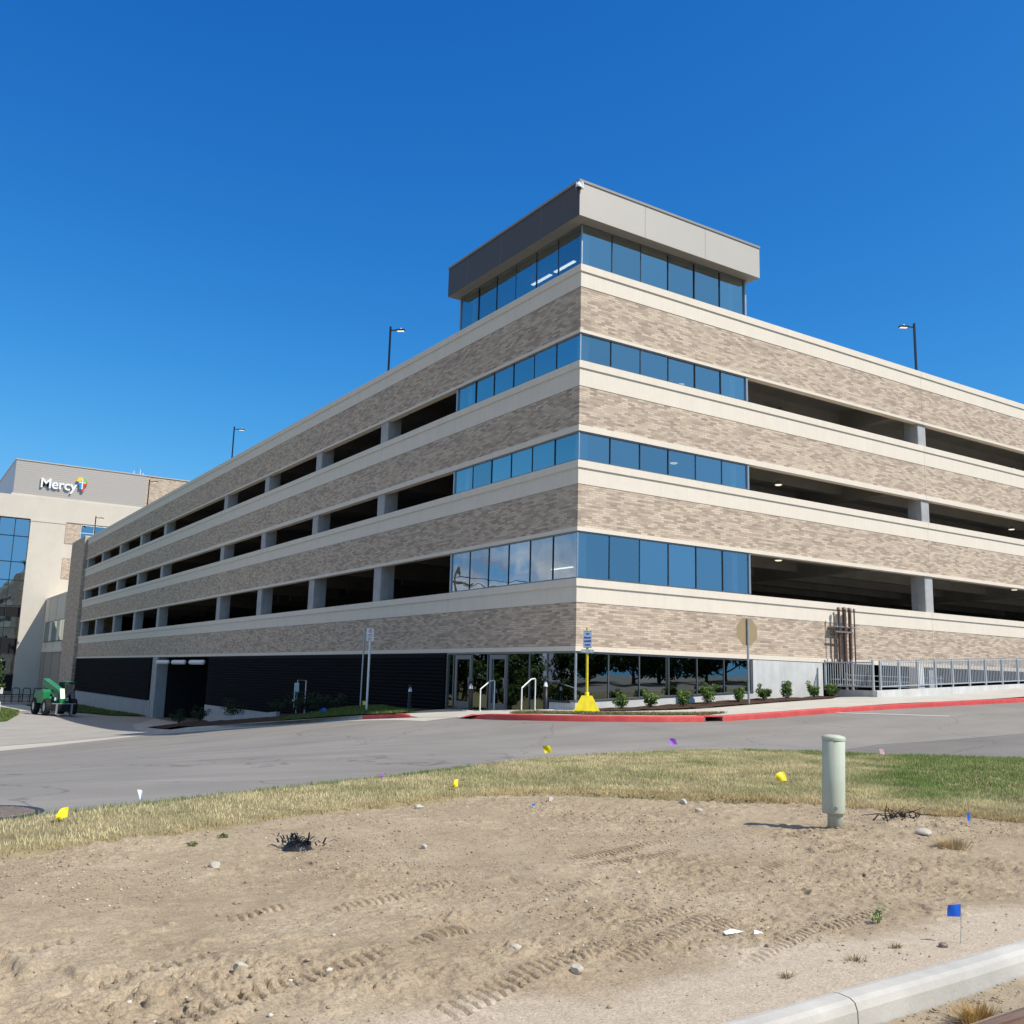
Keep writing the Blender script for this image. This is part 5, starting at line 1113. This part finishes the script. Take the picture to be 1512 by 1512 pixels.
leaf_cloud('foliage', [(0, 0, .05, .035, .03, .035), (.02, .01, .08, .03, .03, .03), (-.03, 0, .03, .03, .03, .02)], 60, .014, ((.06, .14, .02), (.16, .32, .06)), w)
for i, (x, y, l) in enumerate(((-17.75, -17.5, 'green sprout on the dirt left of the netting'), (-17.35, -17.15, 'second tiny sprout closer to the netting'))):
    w = empty('weed', (x, y, dz(x, y)), 0, l, 'weed'); leaf_cloud('foliage', [(0, 0, .02, .05, .05, .02)], 40, .02, ((.10, .14, .04), (.24, .26, .09)), w)
rt = MB(); r_ = random.Random(8)
for k in range(26):
    a = Vector((r_.gauss(0, .16), r_.gauss(0, .1), .0)); rt.tube([a, a+Vector((r_.gauss(0, .06), r_.gauss(0, .05), .07)), a+Vector((r_.gauss(0, .16), r_.gauss(0, .12), r_.uniform(.02, .18)))], [.012, .008, .003], MAT['dark_weed'], 5)
o = rt.build('root_clump'); o.location = (-9.55, -19.35, dz(-9.55, -19.35)); tag(o, 'dark dug-up root clump right of the green marker post', 'roots')
def scrap(loc, zb, pts, label, name='paper_scrap'):
    m = MB(); n = len(pts); m.add([(x, y, .006+.015*abs(math.sin(3*i))) for i, (x, y) in enumerate(pts)]+[(0, 0, .03)], [(i, (i+1) % n, n) for i in range(n)], MAT['white_letters']); o = m.build(name); o.location = (loc[0], loc[1], zb); return tag(o, label, 'litter')
scrap((-15.52, -22.25), dz(-15.52, -22.25), [(-.07, -.02), (.02, -.035), (.09, -.03), (.05, .0), (.0, .03), (-.05, .02)], 'white paper scrap on the dirt near the sandy strip')
scrap((-15.38, -22.33), dz(-15.38, -22.33), [(-.02, -.015), (.05, -.03), (.06, -.01), (.0, .015)], 'smaller paper scrap right beside the larger one')
scrap((-15.52, -23.93), float(zp(-15, 0))+.02, [(-.06, -.03), (.07, -.025), (.09, .02), (-.05, .03)], 'flat white scrap on the asphalt below the kerb')

# ================================================================== TELEHANDLER
TZ = float(zr(-8.6, 56.2))+.012
T = empty('telehandler', (-7.75, 56.2, TZ), R(8), 'green telehandler with folded boom parked below the brick pier', 'telehandler')
g_ = MAT['tele_green']
m = MB(); m.prism([(-1.0, .55), (-1.0, 1.15), (-.6, 1.25), (2.6, 1.25), (2.9, 1.0), (2.9, .6)], 0, -.55, .5, g_); m.bbox((-.62, -.35, .62), (.6, 3.0, .85), MAT['black_metal'], .03)
m.v = [(p[0], p[1], p[2]) for p in m.v]; m.build('chassis', T)
m = MB(); m.prism([(.1, .9), (.1, 1.75), (.45, 1.95), (1.9, 1.8), (2.5, 1.45), (2.5, .9)], 0, -1.1, -.5, g_); m.lathe([(0, -.02), (.26, -.02), (.30, .2), (.28, .5), (0, .52)], (-.55, -.35, 1.15), g_, 16, 1); m.build('engine_cover', T)
m = MB(); m.prism([(-.35, .75), (-.45, 1.2), (-.15, 2.45), (1.35, 2.5), (1.45, .75)], 0, .35, 1.12, MAT['black_metal']); cbn = m.build('cab', T)
m = MB(); m.add([(.41, -.478, 1.25), (1.06, -.478, 1.25), (1.06, -.20, 2.38), (.41, -.20, 2.38)], [(0, 1, 2, 3)], MAT['cab_glass']); m.build('windscreen', cbn)
m = MB(); m.bbox((.36, -.2, 2.50), (1.1, 1.3, 2.56), g_, .02); m.build('roof', cbn)
m = MB(); m.prism([(-1.35, 1.55), (-1.25, 1.95), (2.9, 2.75), (3.1, 2.35), (2.9, 2.2)], 0, -.42, .05, g_); bo = m.build('boom', T)
m = MB(); m.prism([(-1.75, .75), (-1.55, .9), (-1.1, 1.75), (-1.35, 2.05), (-1.75, 1.3)], 0, -.36, -.02, g_); m.build('boom_head', bo)
m = MB(); m.tube([(-.5, -1.0, 1.3), (-.5, .6, 1.9)], .05, MAT['galv'], 8); m.tube([(.12, -1.2, 1.2), (.12, .4, 1.9)], .035, MAT['black_metal'], 6); m.build('ram', bo)
m = MB(); m.bbox((-1.0, -1.95, .35), (.75, -1.85, .95), MAT['black_metal'], .02); m.box((-1.0, -1.96, .9), (.75, -1.84, .97), MAT['galv']); m.build('carriage', T)
for xx in (-.7, .4): m = MB(); m.box((xx, -3.0, .10), (xx+.14, -1.8, .17), MAT['galv']); m.box((xx, -1.96, .10), (xx+.14, -1.86, .9), MAT['galv']); m.build('fork', T)
for xx in (-.5, .32): m = MB(); m.bbox((xx-.1, -1.12, 1.12), (xx+.1, -1.0, 1.36), MAT['white_paint'], .02); m.build('headlight', T)
for sx in (-1, 1):
    for yy in (-.55, 2.2):
        m = MB(); prof = [(.34, -.2), (.5, -.21), (.60, -.17), (.62, 0), (.60, .17), (.5, .21), (.34, .2)]; m.lathe(prof, (0, 0, 0), MAT['rubber'], 28, 0)
        for k in range(18):
            a = 2*math.pi*k/18
            for s_ in (-1, 1):
                c_ = Vector((s_*.09, .61*math.cos(a+s_*.08), .61*math.sin(a+s_*.08))); t1 = Vector((s_*.11, -.05*math.sin(a), .05*math.cos(a))); rr = Vector((0, math.cos(a), math.sin(a)))*.035; t2 = Vector((0, -math.sin(a), math.cos(a)))*.03
                P8 = [c_-t1*.8-t2-rr, c_+t1*.8-t2-rr, c_+t1*.8+t2-rr, c_-t1*.8+t2-rr, c_-t1*.8-t2+rr, c_+t1*.8-t2+rr, c_+t1*.8+t2+rr, c_-t1*.8+t2+rr]
                m.add(P8, [(0,3,2,1),(4,5,6,7),(0,1,5,4),(1,2,6,5),(2,3,7,6),(3,0,4,7)], MAT['rubber'])
        wh = m.build('wheel', T); wh.location = (sx*.98, yy, .635)
        m = MB(); m.lathe([(.34, -.16), (.30, -.10), (.12, -.12), (0, -.12)] if sx < 0 else [(.34, .16), (.30, .10), (.12, .12), (0, .12)], (0, 0, 0), MAT['white_paint'], 18, 0); rm = m.build('rim', wh)

# rails, bike hoops and box by the hospital
RZ = float(zr(-8, 92)); BR = empty('steel_railing', (-9.2, 92, RZ), R(-6), 'dark steel railing in the shade before the hospital', 'railing')
m = MB(); m.box((0, -.03, 1.05), (6.2, .03, 1.12), MAT['black_metal']); m.box((0, -.03, .35), (6.2, .03, .4), MAT['black_metal']); m.build('rail', BR)
for k in range(9): m = MB(); m.box((k*.77, -.03, 0), (k*.77+.05, .03, 1.05), MAT['black_metal']); m.build('post', BR)
bh = None
for k in range(4):
    if bh is None:
        bh = empty('bike_rack', (-6.8, 93.4, RZ), R(-6), 'first dark bike hoop from the left behind the dark railing', 'bike rack', 'bike hoops behind the railing'); m = MB(); m.tube([(0, 0, 0), (0, 0, 1.6), (.1, 0, 1.75), (.65, 0, 1.75), (.75, 0, 1.6), (.75, 0, 0)], .05, MAT['black_metal'], 8); m.build('hoop', bh)
    else: dup(bh, (-6.8+k*1.1, 93.4, RZ), None, ['', 'second dark bike hoop from the left behind the dark railing', 'third dark bike hoop from the left behind the dark railing', 'rightmost dark bike hoop beside the brick pier'][k])
lw = MB(); lw.box((-10, 91, RZ-1), (-2.5, 91.3, RZ+.25), MAT['concrete']); tag(lw.build('low_wall'), 'low dark concrete wall below the dark railing', 'wall')
x, y = -11.9, 58.5; wb = empty('notice_board', (x, y, float(zr(x, y))), R(-20), 'white box-like notice board at the far left edge', 'sign')
m = MB(); m.bbox((-.5, -.1, 1.5), (.5, .1, 2.0), MAT['white_paint'], .02); m.build('panel', wb); m = MB(); m.bbox((-.4, -.25, 0), (.4, .25, .9), MAT['white_paint'], .02); m.build('base', wb); m = MB(); m.box((-.06, -.05, .9), (.06, .05, 1.5), MAT['galv']); m.build('post', wb)

# maroon car parked by the near kerb, only its wing edge reaches the frame
CZ = float(zp(-16, -27)); CR = empty('parked_car', (-17.35, -26.56, CZ), 0, 'glossy maroon car whose wing edge shows at the lower right corner', 'car')
def car_body():
    secs = [(-2.25, .42, .62, .60), (-2.1, .30, .90, .80), (-1.5, .22, 1.10, .93), (-.9, .20, 1.13, .945), (0, .20, 1.12, .945), (1.2, .20, 1.07, .92), (1.9, .25, 1.04, .90), (2.25, .35, .95, .78), (2.34, .45, .8, .7)]
    V = []; F_ = []
    for (x, zb, zt, hw) in secs:
        V += [(x, -hw*.92, zb), (x, -hw, zb+.18), (x, -hw, zt-.20), (x, -hw*.93, zt-.05), (x, -hw*.80, zt), (x, 0, zt+.03), (x, hw*.80, zt), (x, hw*.93, zt-.05), (x, hw, zt-.20), (x, hw, zb+.18), (x, hw*.92, zb)]
    k = 11
    for i in range(len(secs)-1):
        for j in range(k): F_.append((i*k+j, (i+1)*k+j, (i+1)*k+(j+1) % k, i*k+(j+1) % k))
    F_ += [tuple(range(k)), tuple(range((len(secs)-1)*k, len(secs)*k))[::-1]]
    return V, [f[::-1] for f in F_]
V, F_ = car_body(); m = MB(); m.add(V, F_, MAT['car_paint'], True); bd = m.build('body', CR)
md = bd.modifiers.new('smooth', 'SUBSURF'); md.levels = 2; md.render_levels = 2
m = MB(); m.prism([(-.55, 1.08), (.15, 1.52), (1.35, 1.54), (2.1, 1.03)], 1, -.70, .70, MAT['car_paint']); m.build('cabin', CR)
for s_ in (-1, 1):
    m = MB(); yy = s_*.705; m.add([(-.40, yy, 1.12), (.18, yy, 1.46), (.62, yy, 1.47), (.62, yy, 1.12)], [(0, 1, 2, 3) if s_ > 0 else (3, 2, 1, 0)], MAT['cab_glass']); m.add([(.70, yy, 1.12), (.70, yy, 1.47), (1.3, yy, 1.48), (1.82, yy, 1.12)], [(0, 1, 2, 3) if s_ > 0 else (3, 2, 1, 0)], MAT['cab_glass']); m.build('window', CR)
m = MB(); m.add([(-.54, -.62, 1.105), (-.54, .62, 1.105), (.13, .58, 1.525), (.13, -.58, 1.525)], [(0, 1, 2, 3)], MAT['cab_glass']); m.build('windscreen', CR)
for s_ in (-1, 1): m = MB(); m.bbox((-2.16, s_*.5-.18, .66), (-2.06, s_*.5+.18, .80), MAT['white_letters'], .03); m.build('headlight', CR)
for xx in (-1.4, 1.45):
    for s_ in (-1, 1):
        m = MB(); m.lathe([(.21, -.1), (.30, -.11), (.335, -.08), (.335, .08), (.30, .11), (.21, .1)], (0, 0, 0), MAT['rubber'], 28, 1); wh = m.build('wheel', CR); wh.location = (xx, s_*.84, .335)
        m = MB(); m.lathe([(.21, s_*.08), (.18, s_*.05), (.05, s_*.07), (0, s_*.07)], (0, 0, 0), MAT['galv'], 18, 1); m.build('rim', wh)

# ================================================================== CAMERA, SUN, SKY
cam = bpy.data.cameras.new('camera'); co = bpy.data.objects.new('camera', cam); COL.objects.link(co); scene.camera = co
yaw, pit, rol, foc = (0.579105, 0.170497, 0.026397, 1426.837)
fw = Vector((math.sin(yaw)*math.cos(pit), math.cos(yaw)*math.cos(pit), math.sin(pit))); rt_ = Vector((math.cos(yaw), -math.sin(yaw), 0)); up = rt_.cross(fw)
r2 = rt_*math.cos(rol)+up*math.sin(rol); u2 = -rt_*math.sin(rol)+up*math.cos(rol)
M_ = Matrix((r2, u2, -fw)).transposed().to_4x4(); M_.translation = Vector((-20.5114, -27.0950, 1.65)); co.matrix_world = M_
cam.sensor_width = 36; cam.lens = foc/1512*36; cam.clip_end = 6000; cam.clip_start = .05
SUN_EL, SUN_AZ = R(49), math.atan2(.474, -.847)          # azimuth measured from +Y towards +X
sd = Vector((math.sin(SUN_AZ)*math.cos(SUN_EL), math.cos(SUN_AZ)*math.cos(SUN_EL), math.sin(SUN_EL)))
sl = bpy.data.lights.new('sun', 'SUN'); sl.energy = 5.0; sl.angle = R(.53); sl.color = (1, .95, .86)
so = bpy.data.objects.new('sun', sl); COL.objects.link(so); so.location = (0, -60, 90); so.rotation_euler = sd.to_track_quat('Z', 'Y').to_euler()
W = bpy.data.worlds.new('World'); scene.world = W; W.use_nodes = True; nt = W.node_tree
for n_ in list(nt.nodes): nt.nodes.remove(n_)
sky = nt.nodes.new('ShaderNodeTexSky'); sky.sky_type = 'NISHITA'; sky.sun_disc = False; sky.sun_elevation = SUN_EL; sky.sun_rotation = SUN_AZ
sky.altitude = 300; sky.air_density = 1.0; sky.dust_density = .6; sky.ozone_density = 2.0
tc = nt.nodes.new('ShaderNodeTexCoord'); sx = nt.nodes.new('ShaderNodeSeparateXYZ'); nt.links.new(tc.outputs['Generated'], sx.inputs[0])
hs = nt.nodes.new('ShaderNodeHueSaturation'); hs.inputs['Saturation'].default_value = 1.0; hs.inputs['Value'].default_value = 1.0; 
sr = nt.nodes.new('ShaderNodeSeparateColor'); nt.links.new(sky.outputs[0], sr.inputs[0]); cr_ = nt.nodes.new('ShaderNodeCombineColor')
for k_, (ref, gain, pw) in enumerate(((.47, .0345, 2.1), (1.2, 1.1, 1.2), (2.75, 5.15, .72))):   # a cleaner, deeper blue than the raw model
    d_ = nt.nodes.new('ShaderNodeMath'); d_.operation = 'DIVIDE'; d_.inputs[1].default_value = ref; nt.links.new(sr.outputs[k_], d_.inputs[0])
    p_ = nt.nodes.new('ShaderNodeMath'); p_.operation = 'POWER'; p_.inputs[1].default_value = pw; nt.links.new(d_.outputs[0], p_.inputs[0])
    g_ = nt.nodes.new('ShaderNodeMath'); g_.operation = 'MULTIPLY'; g_.inputs[1].default_value = gain; nt.links.new(p_.outputs[0], g_.inputs[0])
    q_ = nt.nodes.new('ShaderNodeMath'); q_.operation = 'SMOOTH_MIN'; q_.inputs[1].default_value = (1.9, 5.0, 9.5)[k_]; q_.inputs[2].default_value = (.9, 2.0, 3.0)[k_]; nt.links.new(g_.outputs[0], q_.inputs[0]); nt.links.new(q_.outputs[0], cr_.inputs[k_])
nt.links.new(cr_.outputs[0], hs.inputs['Color'])
# fair-weather cumulus low in the north-west (mirrored by the shaded glass)
dt = nt.nodes.new('ShaderNodeVectorMath'); dt.operation = 'DOT_PRODUCT'; dt.inputs[1].default_value = (-.64, .768, .08); nt.links.new(tc.outputs['Generated'], dt.inputs[0])
mp = nt.nodes.new('ShaderNodeMapping'); mp.inputs['Scale'].default_value = (5, 5, 11); nt.links.new(tc.outputs['Generated'], mp.inputs['Vector'])
cf = ramp(nt, noise(nt, mp.outputs[0], 2.2, 8, .6), [(.35, (0, 0, 0)), (.57, (1, 1, 1))])
am = ramp(nt, dt.outputs['Value'], [(.86, (0, 0, 0)), (.93, (1, 1, 1))]); em_ = ramp(nt, sx.outputs['Z'], [(.02, (1, 1, 1)), (.11, (1, 1, 1)), (.165, (0, 0, 0))])
k1 = mixc(nt, 1.0, cf, am, 'MULTIPLY'); k2 = mixc(nt, 1.0, k1, em_, 'MULTIPLY')
cc = ramp(nt, noise(nt, mp.outputs[0], 3.0, 5), [(.35, (3.6, 3.7, 4.2)), (.65, (8.2, 7.8, 7.2))])
d2 = nt.nodes.new('ShaderNodeVectorMath'); d2.operation = 'DOT_PRODUCT'; d2.inputs[1].default_value = (-.75, .1, .65); nt.links.new(tc.outputs['Generated'], d2.inputs[0])  # unseen high western cloud bank, added to whiten light on the shaded face
a2 = ramp(nt, d2.outputs['Value'], [(.55, (0, 0, 0)), (.72, (1, 1, 1))]); e2 = ramp(nt, sx.outputs['Z'], [(.45, (0, 0, 0)), (.54, (1, 1, 1))])
c2_ = ramp(nt, noise(nt, mp.outputs[0], .7, 8, .58), [(.30, (0, 0, 0)), (.50, (1, 1, 1))])
k3 = mixc(nt, 1.0, mixc(nt, 1.0, c2_, a2, 'MULTIPLY'), e2, 'MULTIPLY')
cw_ = mixc(nt, 1.0, cc, (1.0, .90, .78), 'MULTIPLY'); cl_ = mixc(nt, 1.0, cc, (1.15, 1.22, 1.5), 'MULTIPLY')
fin = mixc(nt, k3, mixc(nt, k2, hs.outputs[0], cl_), cw_)
bg = nt.nodes.new('ShaderNodeBackground'); bg.inputs['Strength'].default_value = .10; nt.links.new(fin, bg.inputs['Color'])
wo_ = nt.nodes.new('ShaderNodeOutputWorld'); nt.links.new(bg.outputs[0], wo_.inputs[0])
scene.render.engine = 'CYCLES'; scene.view_settings.view_transform = 'Standard'; scene.view_settings.look = 'None'; scene.view_settings.exposure = 0
scene.cycles.max_bounces = 7; scene.cycles.transparent_max_bounces = 12; scene.cycles.glossy_bounces = 4; scene.cycles.use_denoising = True
